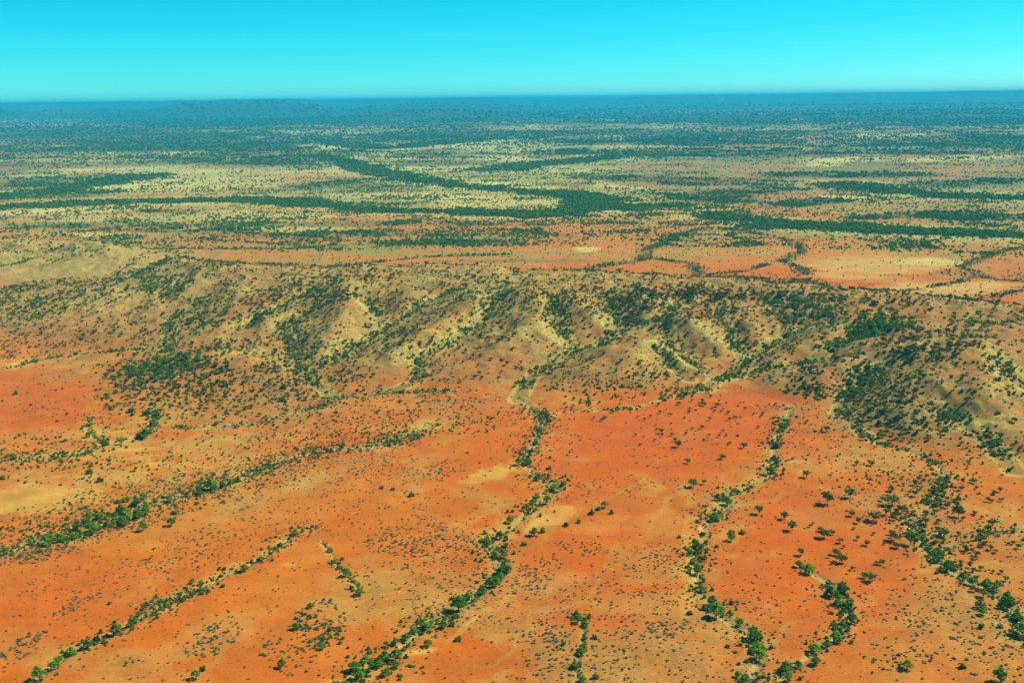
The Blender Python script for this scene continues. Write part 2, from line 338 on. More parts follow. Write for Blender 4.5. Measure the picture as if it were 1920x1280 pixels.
FAR_CREAM = [(330, 337, 190, 22, 0, .75), (260, 352, 120, 7, 3, 1), (560, 322, 90, 8, 0, .5), (600, 250, 110, 4, 0, .9), (610, 261, 130, 4, 0, .8), (625, 274, 75, 5, 2, 1), (645, 297, 40, 3, 3, 1), (700, 245, 90, 3, 0, .8), (840, 372, 190, 11, -2, .75), (870, 384, 120, 6, 0, .6), (830, 346, 110, 9, -4, .8), (960, 347, 90, 8, -4, .7), (800, 318, 90, 5, 0, .7), (930, 271, 160, 8, 0, .9), (1000, 283, 150, 5, 0, .9), (940, 297, 60, 5, 0, .8), (1100, 276, 160, 6, 0, .6), (1060, 320, 120, 6, 0, .5), (1200, 358, 130, 7, -8, .6),
 (1590, 301, 95, 6, 1, 1), (1545, 309, 40, 4, 0, .9), (1480, 279, 40, 2, 0, .9), (1800, 297, 130, 5, 2, .9), (1870, 341, 90, 5, 2, .9), (1680, 277, 60, 3, 0, .7), (1600, 371, 60, 5, -4, .8), (1010, 195, 90, 2.0, 0, .7), (1050, 218, 60, 1.6, 0, .6), (920, 236, 40, 2, 0, .8), (1000, 234, 40, 1.6, 0, .8), (80, 331, 70, 5, 0, .8), (180, 300, 130, 3, 0, .6), (330, 288, 60, 3, 0, .7), (1840, 210, 160, 2.4, 0, .5), (60, 398, 80, 5, 3, .8), (200, 393, 160, 6, 3, .7), (520, 402, 120, 6, -3, .55), (330, 410, 260, 8, 0, .5), (150, 440, 110, 5, 0, .5), (480, 430, 160, 5, 0, .5), (1750, 492, 60, 8, 0, .55), (1100, 468, 24, 5, 0, .7), (1660, 500, 150, 22, 0, .3), (1350, 398, 40, 6, 0, .6), (1750, 545, 160, 14, 3, .35)]
FAR_PINK = [(100, 312, 190, 6, 0, .9), (60, 258, 110, 5, 0, .6), (230, 246, 160, 4, 0, .7), (130, 236, 170, 5, 0, .7), (80, 228, 110, 4, 0, .7), (1010, 245, 110, 7, -2, .8), (900, 248, 60, 5, 0, .7), (1500, 258, 200, 6, 0, .8), (1250, 248, 120, 4, 0, .6), (1650, 262, 200, 7, 0, .7), (1800, 318, 130, 10, 2, .8), (1400, 318, 130, 9, 0, .9), (1240, 312, 90, 7, 0, .8), (1780, 255, 130, 5, 0, .5), (800, 300, 90, 7, 0, .6), (1620, 235, 130, 3, 0, .6), (1750, 378, 170, 6, 3, .8), (1560, 358, 110, 8, 0, .6), (1750, 396, 190, 8, 2, .8), (1480, 378, 160, 10, 0, .7), (1850, 283, 90, 3, 0, .6), (1420, 285, 120, 5, 0, .5), (150, 215, 120, 3, 0, .4), (1700, 200, 300, 3, 0, .5), (1300, 205, 160, 3, 0, .4)]
FAR_ORANGE = [(880, 428, 190, 14, 0, .9), (1100, 432, 210, 15, -2, .9), (700, 415, 100, 8, 0, .6), (600, 445, 180, 12, 0, .8), (420, 452, 130, 10, 0, .8), (950, 462, 260, 12, 0, .8), (800, 485, 280, 8, 0, .75), (1400, 460, 90, 18, 0, .7), (1480, 401, 130, 8, -3, .9), (1300, 418, 60, 9, 0, .9), (1560, 480, 120, 20, 0, .5), (130, 434, 160, 6, 0, .8), (300, 424, 60, 4, 0, .6), (1850, 505, 60, 10, 0, .7), (1790, 535, 120, 10, 4, .6), (1850, 420, 130, 7, 0, .5), (1650, 415, 160, 6, 0, .6), (1180, 480, 100, 14, 0, .7), (1380, 490, 80, 12, 0, .6), (500, 480, 200, 10, 0, .8), (380, 416, 40, 3, 0, .7)]
WOOD = [(120, 342, 150, 12, 4, .9), (60, 366, 130, 9, 4, .9), (560, 303, 140, 8, 0, .9), (300, 268, 240, 9, 0, .8), (120, 280, 190, 6, 0, .8), (470, 280, 120, 7, 0, .8), (480, 218, 300, 18, 0, 1), (850, 215, 300, 12, 0, 1), (1690, 222, 330, 9, 1, 1), (1900, 226, 260, 9, 1, 1), (1290, 262, 200, 7, 0, .8), (1150, 288, 170, 5, 0, .9), (1330, 288, 200, 8, 0, .8), (1700, 288, 220, 4, 0, .9), (1560, 328, 160, 6, 0, .9), (1750, 348, 240, 8, 3, .9), (1330, 340, 200, 8, -2, .7), (1220, 372, 150, 14, -4, .6), (1400, 360, 160, 9, 3, .6), (1510, 380, 90, 7, 4, .9), (1310, 375, 100, 10, 0, .7), (1730, 402, 160, 6, 3, .7), (1880, 408, 120, 7, 0, .8), (780, 303, 120, 6, 0, .5), (700, 345, 60, 4, 0, .5), (640, 345, 110, 7, 4, .6), (1100, 250, 340, 6, 0, .7), (700, 262, 240, 4, 0, .7), (150, 248, 260, 3, 0, .6), (280, 395, 40, 4, 0, .7), (120, 425, 60, 4, 0, .7), (330, 432, 140, 4, 0, .6), (820, 455, 170, 6, 2, .55), (640, 440, 140, 7, 2, .5), (1010, 437, 80, 4, -5, .5), (960, 490, 160, 4, 0, .4), (1420, 428, 110, 4, 3, .6), (1100, 200, 900, 8, 0, .6), (600, 420, 500, 5, 0, .35)]

COL = {k: np.array(v, np.float32) for k, v in {
 'orange': (0.545, 0.129, 0.005), 'red': (0.52, 0.104, 0.006), 'cream': (0.58, 0.345, 0.055), 'hill': (0.43, 0.225, 0.038), 'hillred': (0.52, 0.170, 0.020), 'rust': (0.43, 0.132, 0.014),
 'straw': (0.54, 0.410, 0.080), 'olive': (0.240, 0.220, 0.042), 'grass': (0.21, 0.250, 0.050), 'wood': (0.024, 0.085, 0.024), 'pink': (0.39, 0.230, 0.065), 'farcream': (0.64, 0.56, 0.15), 'farorange': (0.50, 0.185, 0.024), 'tan': (0.44, 0.290, 0.055), 'bed': (0.60, 0.45, 0.14), 'gold': (0.55, 0.188, 0.014)}.items()}

# straw grass on spur faces, their sunlit brightness put into the colour
SUNLIT_STRAW = [[(652, 545, 51), (685, 572, 40), (715, 604, 20)], [(1006, 604, 38), (1035, 628, 28), (1072, 652, 16)], [(1100, 572, 43), (1125, 596, 35), (1160, 624, 21)], [(1297, 600, 44), (1340, 630, 32), (1392, 662, 10)], [(1225, 628, 37), (1262, 658, 27), (1342, 704, 6)],
         [(1130, 637, 26), (1162, 630, 30), (1220, 628, 38)], [(1035, 678, 9), (1065, 667, 11), (1100, 655, 14), (1162, 628, 20)], [(650, 668, 9), (690, 640, 13), (740, 610, 19), (795, 570, 31)], [(470, 612, 16), (557, 568, 32)], [(830, 652, 14), (900, 606, 24)], [(890, 605, 26), (910, 580, 33)], [(1455, 690, 9), (1527, 676, 14)], [(1360, 707, 4), (1420, 695, 7)], [(1860, 655, 51), (1930, 698, 34)], [(1860, 698, 44), (1930, 742, 30)], [(1780, 768, 22), (1835, 797, 15)], [(1580, 742, 5), (1650, 700, 22)], [(545, 600, 18), (590, 588, 28)],
         [(1530, 602, 34), (1575, 590, 42)], [(1600, 800, 0), (1640, 826, 0)]]
SUNLIT_STRW = [poly_world(p) for p in SUNLIT_STRAW]

def fields(x, y):
    r = np.hypot(x, y)
    u, v = sheet(x, y)
    z = hill_height(x, y)
    us, vs = sheet(x, y, z)
    v = v + 0.0119 * 0 * u
    nn = fbm(x, y, 140.0, 4, 1); nf = fbm(x, y, 2300.0, 5, 2)
    nm = fbm(x, y, 34.0, 3, 5); nl = fbm(x, y, 420.0, 5, 7)
    kf = sstep(2200, 4200, r)
    n = nn * (1 - kf) + (0.6 * nf + 0.6 * nl) * kf
    n2 = np.where(r < 3000, fbm(x, y, 60.0, 4, 9), 0.5 * fbm(x, y, 900.0, 5, 8) + 0.6 * fbm(x, y, 260.0, 4, 18))
    col = np.broadcast_to(COL['orange'], x.shape + (3,)).copy()
    def mix(m, c):
        nonlocal col
        m = np.clip(m, 0, 1)[..., None].astype(np.float32)
        col = col * (1 - m) + (COL[c] if isinstance(c, str) else c) * m
    vv = v + 0.0119 * (u - 960)         # level the tilted horizon
    # plain tint drifts
    mix(0.75 * sstep(0.0, 0.7, nl + .3 * nn), 'red'); mix(0.70 * sstep(0.0, 0.8, -nl + 0.45 * nn + .25 * nm), 'gold'); mix(0.35 * sstep(0.35, 0.8, nn - .2 * nm), 'tan')
    wood = np.zeros(x.shape, np.float32)
    xr, yr = x * .87 - y * .5, x * .5 + y * .87
    rill = np.abs(fbm(xr + 14 * nm, yr * .3, 85.0, 3, 81)); ril = sstep(.07, 0.0, rill) * sstep(-.2, .5, nl + nn)
    mix(.55 * ril, 'tan'); mix(.35 * sstep(.25, .6, fbm(x, y, 48.0, 4, 85) + .3 * nl), 'tan'); mix(.30 * sstep(.22, .06, np.abs(rill - .16)), 'rust'); mix(.30 * sstep(.1, .7, fbm(x, y, 22.0, 3, 83)), 'rust')
    # country behind the range
    nb = n + 0.35 * n2
    f = sstep(520, 470, vv) * (r > 2000)
    mix(f, 'farorange'); mix(f * 0.8 * sstep(0.0, 0.5, nb), 'tan')
    f = sstep(446, 405, vv); mix(f * sstep(-0.55, 0.25, nb), 'tan'); mix(f * 0.75 * sstep(-0.1, 0.4, -nb), 'olive')
    f = sstep(385, 352, vv + 10 * n2); fl = sstep(1250, 1050, u + 60 * n)
    mix(f * fl, 'tan'); mix(f * fl * sstep(-0.1, 0.45, nb), 'farcream'); mix(f * fl * sstep(0.0, 0.5, -nb), 'olive'); mix(f * (1 - fl), 'pink'); mix(f * (1 - fl) * sstep(-0.3, 0.25, nb), 'olive'); mix(f * (1 - fl) * .6 * sstep(0.1, 0.4, n2), 'olive')
    f = sstep(312, 285, vv + 5 * n2); mix(f, 'olive'); mix(f * sstep(-0.35, 0.15, nb), 'wood'); mix(f * sstep(0.3, 0.62, -nb), 'pink'); mix(f * sstep(0.42, 0.6, n2 - .4 * n) * 0.8, 'farcream')
    wood = np.maximum(wood, f * sstep(-0.35, 0.2, nb) * 0.8)
    f = sstep(240, 226, vv + 2 * n2); mix(f * 0.75, 'wood')
    fh = far_height(x, y)
    st = np.where(r < 4600, fbm(x * .22, y, 75.0, 4, 21), fbm(x * .3, y, 420.0, 5, 22))
    sk = sstep(515, 480, vv) * (r > 2000) * sstep(0.0, 0.36, st + .25 * nn)
    mix(sk * .4, 'olive'); mix(sk * .4, 'grass'); wood = np.maximum(wood, sk * .32)
    gm = sstep(2300, 3000, r) * (1 - sstep(12000, 20000, r)) * sstep(-.05, .45, fbm(x * .6, y, 380.0, 5, 101, .66))
    mix(gm * .62, 'grass'); wood = np.maximum(wood, gm * .28)
    nE = (n * 0.7 + n2 * 1.25) * kf + n * (1 - kf)
    sel = r > 1900
    def far(lst, c, k=1.0):
        m = np.zeros(x.shape, np.float32); m[sel] = ell(u[sel], v[sel], nE[sel], lst); mix(m * k, c); return m
    mix(.6 * sstep(2600, 3200, r) * (1 - sstep(8000, 14000, r)) * sstep(.12, .5, fbm(x * .7, y, 1000.0, 5, 111, .62)), 'farorange')
    far(FAR_ORANGE, 'farorange', .9); far(FAR_PINK, 'pink'); fc = far(FAR_CREAM, 'farcream', .6)
    k7 = sstep(4500, 9000, r); q = fbm(x, y, 1700.0, 6, 61, .72)
    mix(k7 * .25, 'wood'); mix(k7 * .85 * sstep(-.05, 0.25, q), 'wood'); mix(k7 * .55 * sstep(0.15, 0.5, -q), 'tan'); mix(k7 * .7 * sstep(.38, .6, n2 * .8 - q * .4) * (1 - .6 * sstep(17000, 40000, r)), 'farcream')
    mix(fc * .72 * sstep(-.5, .35, n2 + .2), 'farcream'); wood *= 1 - 0.75 * fc
    mix(0.9 * sstep(8, 45, fh) * sstep(-0.75, -0.1, n2 + .3 * nl), 'wood')
    mw = far(WOOD, 'wood', .85); wood = np.maximum(wood, mw)
    riv = np.zeros(x.shape, np.float32)
    for P, w in RIVW:
        d = poly_dist(x, y, P, w * 4.5)
        m = sstep(1.4, 0.6, d / w + 0.5 * n2 + 0.5 * nn + .25 * nm); wood = np.maximum(wood, m * 1.3); riv = np.maximum(riv, m); mix(m * (.55 + .3 * n2), 'wood')
        mix(0.35 * sstep(2.8, 1.2, d / w + 0.9 * n2) * (1 - m), 'farcream')
    # the range
    zb = hill_height(x, y, HB)
    skirt = sstep(0.4, 9.0, zb + 3.5 * nn) * (r < 3600)
    hm = sstep(1.5, 9.0, z + 3.0 * nn) * (r < 3600)
    left = ell(us, vs, nn * .7 + nm * .4, [(90, 615, 300, 50, 2, .9), (450, 735, 230, 60, -4, .75), (-60, 540, 300, 40, 0, .7)]) * (r < 3200)
    hm = np.maximum(hm, left * .75)
    dry = ell(us, vs, nn * .9 + nm * .6, [(420, 790, 330, 60, 6, .8), (240, 880, 300, 60, 8, .8), (700, 790, 200, 40, 4, .6), (1700, 860, 200, 40, -6, .5)]) * (r < 2400)
    mix(dry * .62 * sstep(-.3, .4, nm + .4 * nn), 'tan'); mix(dry * .45 * sstep(.05, .5, -nm + .5 * nn), 'olive'); mix(dry * .35 * sstep(.2, .6, fbm(x, y, 18.0, 3, 121)), 'straw')
    mix(skirt * .55 * sstep(-.35, .35, nm + .5 * nn), 'rust'); mix(skirt * .45 * sstep(.1, .5, -nm + .4 * nn), 'tan')
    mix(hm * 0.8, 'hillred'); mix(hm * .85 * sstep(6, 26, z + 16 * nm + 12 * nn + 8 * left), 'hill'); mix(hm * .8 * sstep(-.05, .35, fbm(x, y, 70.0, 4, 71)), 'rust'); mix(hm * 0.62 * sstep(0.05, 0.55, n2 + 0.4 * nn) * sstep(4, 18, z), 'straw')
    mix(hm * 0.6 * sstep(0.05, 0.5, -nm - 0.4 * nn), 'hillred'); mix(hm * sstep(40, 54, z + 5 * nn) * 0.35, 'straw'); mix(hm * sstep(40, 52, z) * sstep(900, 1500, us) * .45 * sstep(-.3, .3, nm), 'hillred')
    gx = (hill_height(x + 5, y) - hill_height(x - 5, y)) / 10.0      # slope across x: rising ground goes olive with more scrub, falling ground straw
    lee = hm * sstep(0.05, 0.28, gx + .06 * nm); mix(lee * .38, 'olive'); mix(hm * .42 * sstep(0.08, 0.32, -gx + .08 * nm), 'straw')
    far_left = sstep(480, 260, us) * sstep(640, 520, vs) * (r < 3600)
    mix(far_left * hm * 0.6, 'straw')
    for P in SUNLIT_STRW:
        d = poly_dist(x, y, P, 40); mix(sstep(15, 4, d + 4 * nm), 'straw')  # sun-facing spur sides painted brighter, in straw colour
    # patches of the near plain
    nr = ~sel
    m = np.zeros(x.shape, np.float32); near = r < 2400
    hh = near
    m[hh] = ell(us[hh], vs[hh], nn[hh] * .7 + nm[hh] * .5, RED); mix(m * (1 - 0.6 * hm), 'red')
    m[:] = 0; m[hh] = ell(us[hh], vs[hh], nn[hh] * .7 + nm[hh] * 1.1 + .5 * fbm(x[hh], y[hh], 9.0, 2, 91), CREAM); mix(m * (.75 + .3 * nm), 'cream')
    scrub = np.zeros(x.shape, np.float32); bedm = np.zeros(x.shape, np.float32)
    for k, (P, w) in CRW.items():
        back = k.startswith('back')
        d = poly_dist(x, y, P, w * 7 + 20)
        dd = d + w * 0.9 * nm
        mix(0.5 * sstep(w * 4.5, w * 1.0, dd + w * 2.2 * nn) * sstep(-.25, .45, nm + .6 * nn) * (not back), 'cream')
        a = sstep(w * 2.2, w * 0.6, dd); mix(a * (0.5 if back else 0.42 * sstep(-.5, .3, nm)), 'olive' if not back else 'wood'); scrub = np.maximum(scrub, a)
        b = sstep(w * 0.8, w * 0.2, d + 2.4 * nm + 1.2 * nn); mix(b * 0.55 * (not back), 'bed'); bedm = np.maximum(bedm, sstep(w * 1.4, 0, d))
    for k, P in GUW.items():
        d = poly_dist(x, y, P, 40); a = sstep(13, 3, d + 5 * nm); mix(a * 0.6, 'olive'); scrub = np.maximum(scrub, a)
        mix(0.8 * sstep(6, 1, np.abs(d - 11) + 3 * np.abs(nm)), 'straw')
    tuft = np.clip(0.22 + 0.78 * hm + 0.35 * skirt + .3 * dry + 0.5 * scrub + 0.35 * sstep(0.1, 0.8, nn + .5 * nm) * (r < 3000) - 0.5 * m, 0, 1)
    tuft = np.maximum(tuft, 0.5 * kf)
    zz = z + hm * (2.3 * nm + 2.0 * nn + 1.1 * fbm(x, y, 15.0, 2, 131) + 7.0 * (0.36 - np.abs(fbm(x, y, 120.0, 2, 33))) + 4.2 * (0.36 - np.abs(fbm(x, y, 52.0, 3, 34)))) * sstep(3, 20, z) + skirt * 2.2 * (nn + .6 * nm) + 6.0 * left * (0.36 - np.abs(fbm(x, y, 90.0, 3, 35))) + 2.5 * dry * nn + 0.9 * nn * (r < 4000) + 3.0 * nf * kf * 0.5 - 1.3 * bedm * (r < 2600) + fh
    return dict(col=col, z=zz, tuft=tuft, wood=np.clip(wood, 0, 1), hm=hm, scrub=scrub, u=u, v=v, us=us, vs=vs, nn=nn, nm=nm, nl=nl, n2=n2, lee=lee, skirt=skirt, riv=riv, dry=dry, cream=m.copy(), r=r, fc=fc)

# ------------------------------------------------------------------ the ground: one sheet from under the aircraft to the horizon
def build_ground():
    az = np.concatenate([np.linspace(-180, -34, 50)[:-1], np.linspace(-34, 34, 901), np.linspace(34, 180, 50)[1:-1]])
    az = np.radians(az)
    dep = np.concatenate([np.linspace(80, 34, 10)[:-1], np.linspace(34, 17.5, 330)[:-1], np.linspace(17.5, 8.0, 330)[:-1], np.linspace(8.0, 1.6, 200)[:-1], np.linspace(1.6, 0.25, 100)[:-1], np.geomspace(0.25, 0.06, 14)])
    rad = H / np.tan(np.radians(dep))
    A, R = np.meshgrid(az, rad)
    x = (R * np.sin(A)).ravel(); y = (R * np.cos(A)).ravel()
    F = fields(x, y)
    nr, na = len(rad), len(az)
    co = np.stack([x, y, F['z']], 1)
    co = np.concatenate([co, [[0, 0, 0]]]).astype(np.float32)
    i = np.arange(nr - 1)[:, None] * na; j = np.arange(na)[None]; j2 = (j + 1) % na
    quads = np.stack([i + j, i + j2, i + na + j2, i + na + j], -1).reshape(-1, 4)[:, ::-1]
    c = nr * na
    fan = np.stack([np.full(na, c), (np.arange(na) + 1) % na, np.arange(na)], 1)
    me = bpy.data.meshes.new('ground')
    nq, nt = len(quads), len(fan)
    me.vertices.add(len(co)); me.vertices.foreach_set('co', co.ravel())
    me.loops.add(nq * 4 + nt * 3); me.loops.foreach_set('vertex_index', np.concatenate([quads.ravel(), fan.ravel()]).astype(np.int32))
    me.polygons.add(nq + nt)
    me.polygons.foreach_set('loop_start', np.concatenate([np.arange(nq) * 4, nq * 4 + np.arange(nt) * 3]).astype(np.int32))
    me.polygons.foreach_set('use_smooth', np.ones(nq + nt, bool))
    me.update(calc_edges=True)
    a = me.attributes.new('soil', 'FLOAT_COLOR', 'POINT')
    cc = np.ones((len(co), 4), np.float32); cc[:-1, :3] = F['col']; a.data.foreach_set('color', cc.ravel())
    a = me.attributes.new('tuft', 'FLOAT', 'POINT'); a.data.foreach_set('value', np.append(F['tuft'], .2).astype(np.float32))
    ob = bpy.data.objects.new('ground', me); S.collection.objects.link(ob)
    ob['kind'] = 'structure'
    return ob, me

def nodes_of(name):
    m = bpy.data.materials.new(name); m.use_nodes = True
    nt = m.node_tree
    b = nt.nodes['Principled BSDF']
    b.inputs['Roughness'].default_value = 0.95
    b.inputs['Specular IOR Level'].default_value = 0.08
    return m, nt, b

def ground_material():
    m, nt, b = nodes_of('desert_soil')
    N, L = nt.nodes, nt.links
    geo = N.new('ShaderNodeNewGeometry')
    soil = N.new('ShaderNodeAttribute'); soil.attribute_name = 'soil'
    tuft = N.new('ShaderNodeAttribute'); tuft.attribute_name = 'tuft'
    def noise(scale, det, rough=.6):
        n = N.new('ShaderNodeTexNoise'); n.inputs['Scale'].default_value = scale; n.inputs['Detail'].default_value = det; n.inputs['Roughness'].default_value = rough
        L.new(geo.outputs['Position'], n.inputs['Vector']); return n.outputs['Fac']
    def rng_(s, a, b_, c, d):
        n = N.new('ShaderNodeMapRange'); n.inputs['From Min'].default_value = a; n.inputs['From Max'].default_value = b_; n.inputs['To Min'].default_value = c; n.inputs['To Max'].default_value = d
        L.new(s, n.inputs['Value']); return n.outputs['Result']
    def math_(op, a, b_):
        n = N.new('ShaderNodeMath'); n.operation = op
        for k, s in enumerate((a, b_)):
            if isinstance(s, float): n.inputs[k].default_value = s
            else: L.new(s, n.inputs[k])
        return n.outputs[0]
    def scale_col(c, f):
        n = N.new('ShaderNodeVectorMath'); n.operation = 'SCALE'; L.new(c, n.inputs[0]); L.new(f, n.inputs['Scale']); return n.outputs[0]
    def mixc(f, a, b_):
        n = N.new('ShaderNodeMix'); n.data_type = 'RGBA'
        L.new(f, n.inputs['Factor']); L.new(a, n.inputs['A'])
        if isinstance(b_, tuple): n.inputs['B'].default_value = b_
        else: L.new(b_, n.inputs['B'])
        return n.outputs['Result']
    g1 = rng_(noise(0.42, 6, .78), .28, .72, .70, 1.27); g2 = rng_(noise(0.035, 5, .65), .3, .7, .84, 1.14)
    g3 = rng_(noise(1.3, 3, .7), .3, .7, .80, 1.20)
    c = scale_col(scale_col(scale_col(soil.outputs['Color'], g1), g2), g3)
    # warm-pale mottling of wind blown sand
    pale = rng_(noise(0.012, 5, .65), .52, .72, 0.0, .22)
    c = mixc(pale, c, (0.58, 0.29, 0.06, 1))
    # dry tussocks and low scrub, no thicker than the survey allows
    t1 = math_('ADD', noise(0.30, 4, .75), math_('MULTIPLY', tuft.outputs['Fac'], 0.17))
    t2 = math_('ADD', noise(0.11, 4, .7), math_('MULTIPLY', tuft.outputs['Fac'], 0.12))
    c = mixc(math_('MULTIPLY', rng_(t1, 0.64, .72, 0, .66), tuft.outputs['Fac']), c, (0.16, 0.135, 0.045, 1))
    c = mixc(math_('MULTIPLY', rng_(t2, .62, .72, 0, .6), tuft.outputs['Fac']), c, (0.20, 0.145, 0.05, 1))
    t3 = math_('SUBTRACT', noise(0.45, 3, .7), 0.0)
    c = mixc(math_('MULTIPLY', rng_(t3, .60, .70, 0, .5), tuft.outputs['Fac']), c, (0.56, 0.44, 0.15, 1))
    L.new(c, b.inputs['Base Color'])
    bp = N.new('ShaderNodeBump'); bp.inputs['Strength'].default_value = 0.5; bp.inputs['Distance'].default_value = 0.5
    L.new(noise(0.4, 5, .7), bp.inputs['Height']); L.new(bp.outputs['Normal'], b.inputs['Normal'])
    return m

ground, ground_me = build_ground()
ground_me.materials.append(ground_material())

# ------------------------------------------------------------------ plants: shapes
_t = (1 + 5 ** .5) / 2
ICO = np.array([(-1, _t, 0), (1, _t, 0), (-1, -_t, 0), (1, -_t, 0), (0, -1, _t), (0, 1, _t), (0, -1, -_t), (0, 1, -_t), (_t, 0, -1), (_t, 0, 1), (-_t, 0, -1), (-_t, 0, 1)]) / math.sqrt(1 + _t * _t)
ICOF = np.array([(0, 11, 5), (0, 5, 1), (0, 1, 7), (0, 7, 10), (0, 10, 11), (1, 5, 9), (5, 11, 4), (11, 10, 2), (10, 7, 6), (7, 1, 8), (3, 9, 4), (3, 4, 2), (3, 2, 6), (3, 6, 8), (3, 8, 9), (4, 9, 5), (2, 4, 11), (6, 2, 10), (8, 6, 7), (9, 8, 1)])

class Shape:
    def __init__(s): s.v = []; s.f = []; s.n = 0
    def add(s, v, f):
        s.v.append(np.asarray(v, float)); s.f += [tuple(int(k) + s.n for k in q) for q in f]; s.n += len(v)
    def tuftball(s, c, r, g, flat=.8):
        q = Vector(g.normal(size=4)); q = np.array(Matrix(((1, 0, 0), (0, 1, 0), (0, 0, 1)))) if q.length < 1e-6 else q
        a, b_, cc = g.uniform(0, 6.28, 3)
        R = np.array(Matrix.Rotation(a, 3, 'Z') @ Matrix.Rotation(b_, 3, 'X') @ Matrix.Rotation(cc, 3, 'Z'))
        v = (ICO * g.uniform(.62, 1.38, (12, 1))) @ R.T * r; v[:, 2] *= flat
        s.add(v + np.asarray(c), ICOF)
    def leaf(s, c, r, g):
        d1 = g.normal(size=3); d1 /= np.linalg.norm(d1); d2 = np.cross(d1, g.normal(size=3)); d2 /= np.linalg.norm(d2) + 1e-9
        c = np.asarray(c); s.add([c - d1 * r, c + d2 * r * .5, c + d1 * r, c - d2 * r * .5], [(0, 1, 2, 3)])
    def limb(s, a, b_, r0, r1, k=6):
        a = np.asarray(a, float); b_ = np.asarray(b_, float); ax = b_ - a; ax /= np.linalg.norm(ax)
        p = np.cross(ax, (0.3, 0.9, 0.2)); p /= np.linalg.norm(p); q = np.cross(ax, p)
        v = []
        for (o, r) in ((a, r0), (b_, r1)):
            for i in range(k): t = 6.2832 * i / k; v.append(o + (p * math.cos(t) + q * math.sin(t)) * r)
        s.add(v, [(i, (i + 1) % k, k + (i + 1) % k, k + i) for i in range(k)])
    def mesh(s, name, mat):
        me = bpy.data.meshes.new(name); me.from_pydata(np.concatenate(s.v).tolist(), [], s.f); me.materials.append(mat); me.update(); return me

def leaf_material(name, dark, pale_tone, hue=.03):
    m, nt, b = nodes_of(name); N, L = nt.nodes, nt.links
    inf = N.new('ShaderNodeObjectInfo'); geo = N.new('ShaderNodeNewGeometry')
    no = N.new('ShaderNodeTexNoise'); no.inputs['Scale'].default_value = 0.9; no.inputs['Detail'].default_value = 3
    L.new(geo.outputs['Position'], no.inputs['Vector'])
    mx = N.new('ShaderNodeMix'); mx.data_type = 'RGBA'; mx.inputs['A'].default_value = dark + (1,); mx.inputs['B'].default_value = pale_tone + (1,)  # two leaf tones, mixed at random by plant and by noise
    ad = N.new('ShaderNodeMath'); ad.operation = 'MULTIPLY_ADD'; ad.inputs[1].default_value = .75; L.new(inf.outputs['Random'], ad.inputs[0])
    mp = N.new('ShaderNodeMapRange'); mp.inputs['From Min'].default_value = .35; mp.inputs['From Max'].default_value = .65; mp.inputs['To Min'].default_value = -.1; mp.inputs['To Max'].default_value = .4
    L.new(no.outputs['Fac'], mp.inputs['Value']); L.new(mp.outputs['Result'], ad.inputs[2])
    L.new(ad.outputs[0], mx.inputs['Factor']); L.new(mx.outputs['Result'], b.inputs['Base Color'])
    b.inputs['Roughness'].default_value = .7
    tl = N.new('ShaderNodeBsdfTranslucent'); ms = N.new('ShaderNodeMixShader'); ms.inputs[0].default_value = .48
    hs = N.new('ShaderNodeHueSaturation'); hs.inputs['Hue'].default_value = .485; hs.inputs['Value'].default_value = 1.25
    L.new(mx.outputs['Result'], hs.inputs['Color']); L.new(hs.outputs[0], tl.inputs['Color'])
    L.new(b.outputs[0], ms.inputs[1]); L.new(tl.outputs[0], ms.inputs[2]); L.new(ms.outputs[0], N['Material Output'].inputs['Surface'])
    return m
M_GUM = leaf_material('gum_leaves', (0.070, 0.185, 0.012), (0.260, 0.460, 0.022))
M_ACA = leaf_material('mulga_leaves', (0.075, 0.130, 0.016), (0.220, 0.285, 0.032))
M_SHR = leaf_material('shrub_leaves', (0.065, 0.145, 0.016), (0.220, 0.310, 0.030))
M_SAL = leaf_material('saltbush_leaves', (0.110, 0.170, 0.070), (0.310, 0.370, 0.160))
M_FAR = leaf_material('woodland_leaves', (0.065, 0.190, 0.014), (0.200, 0.370, 0.026))
M_BARK, _nt, _b = nodes_of('bark'); _b.inputs['Base Color'].default_value = (0.20, 0.14, 0.09, 1)

def gum(seed):        # unit height, tall round crown in several lobes
    g = np.random.default_rng(seed); cr = Shape(); tr = Shape()
    lean = g.uniform(-.05, .05, 2); fork = np.array([lean[0], lean[1], .14])
    tr.limb((0, 0, -.06), fork, .040, .028)
    lobes = []
    for k in range(7):
        a = 6.283 * (k + g.uniform(-.3, .3)) / 6; rr = g.uniform(.20, .34) if k < 6 else 0.03
        lobes.append((np.array([lean[0] + rr * math.cos(a), lean[1] + rr * math.sin(a), g.uniform(.22, .56) if k < 6 else .74]), g.uniform(.17, .24)))
    for c, r in lobes:
        tr.limb(fork, c, .022, .008, 5)
        for q in range(15):
            d = g.normal(size=3); d /= np.linalg.norm(d); d[2] = abs(d[2]) * 1.0 - .25
            cr.tuftball(c + d * r * g.uniform(.45, 1.12), r * g.uniform(.20, .50), g)
        for q in range(34):
            d = g.normal(size=3); d /= np.linalg.norm(d); cr.leaf(c + d * r * g.uniform(.95, 1.5), .035, g)
    return tr.mesh('trunk', M_BARK), cr.mesh('crown', M_GUM)

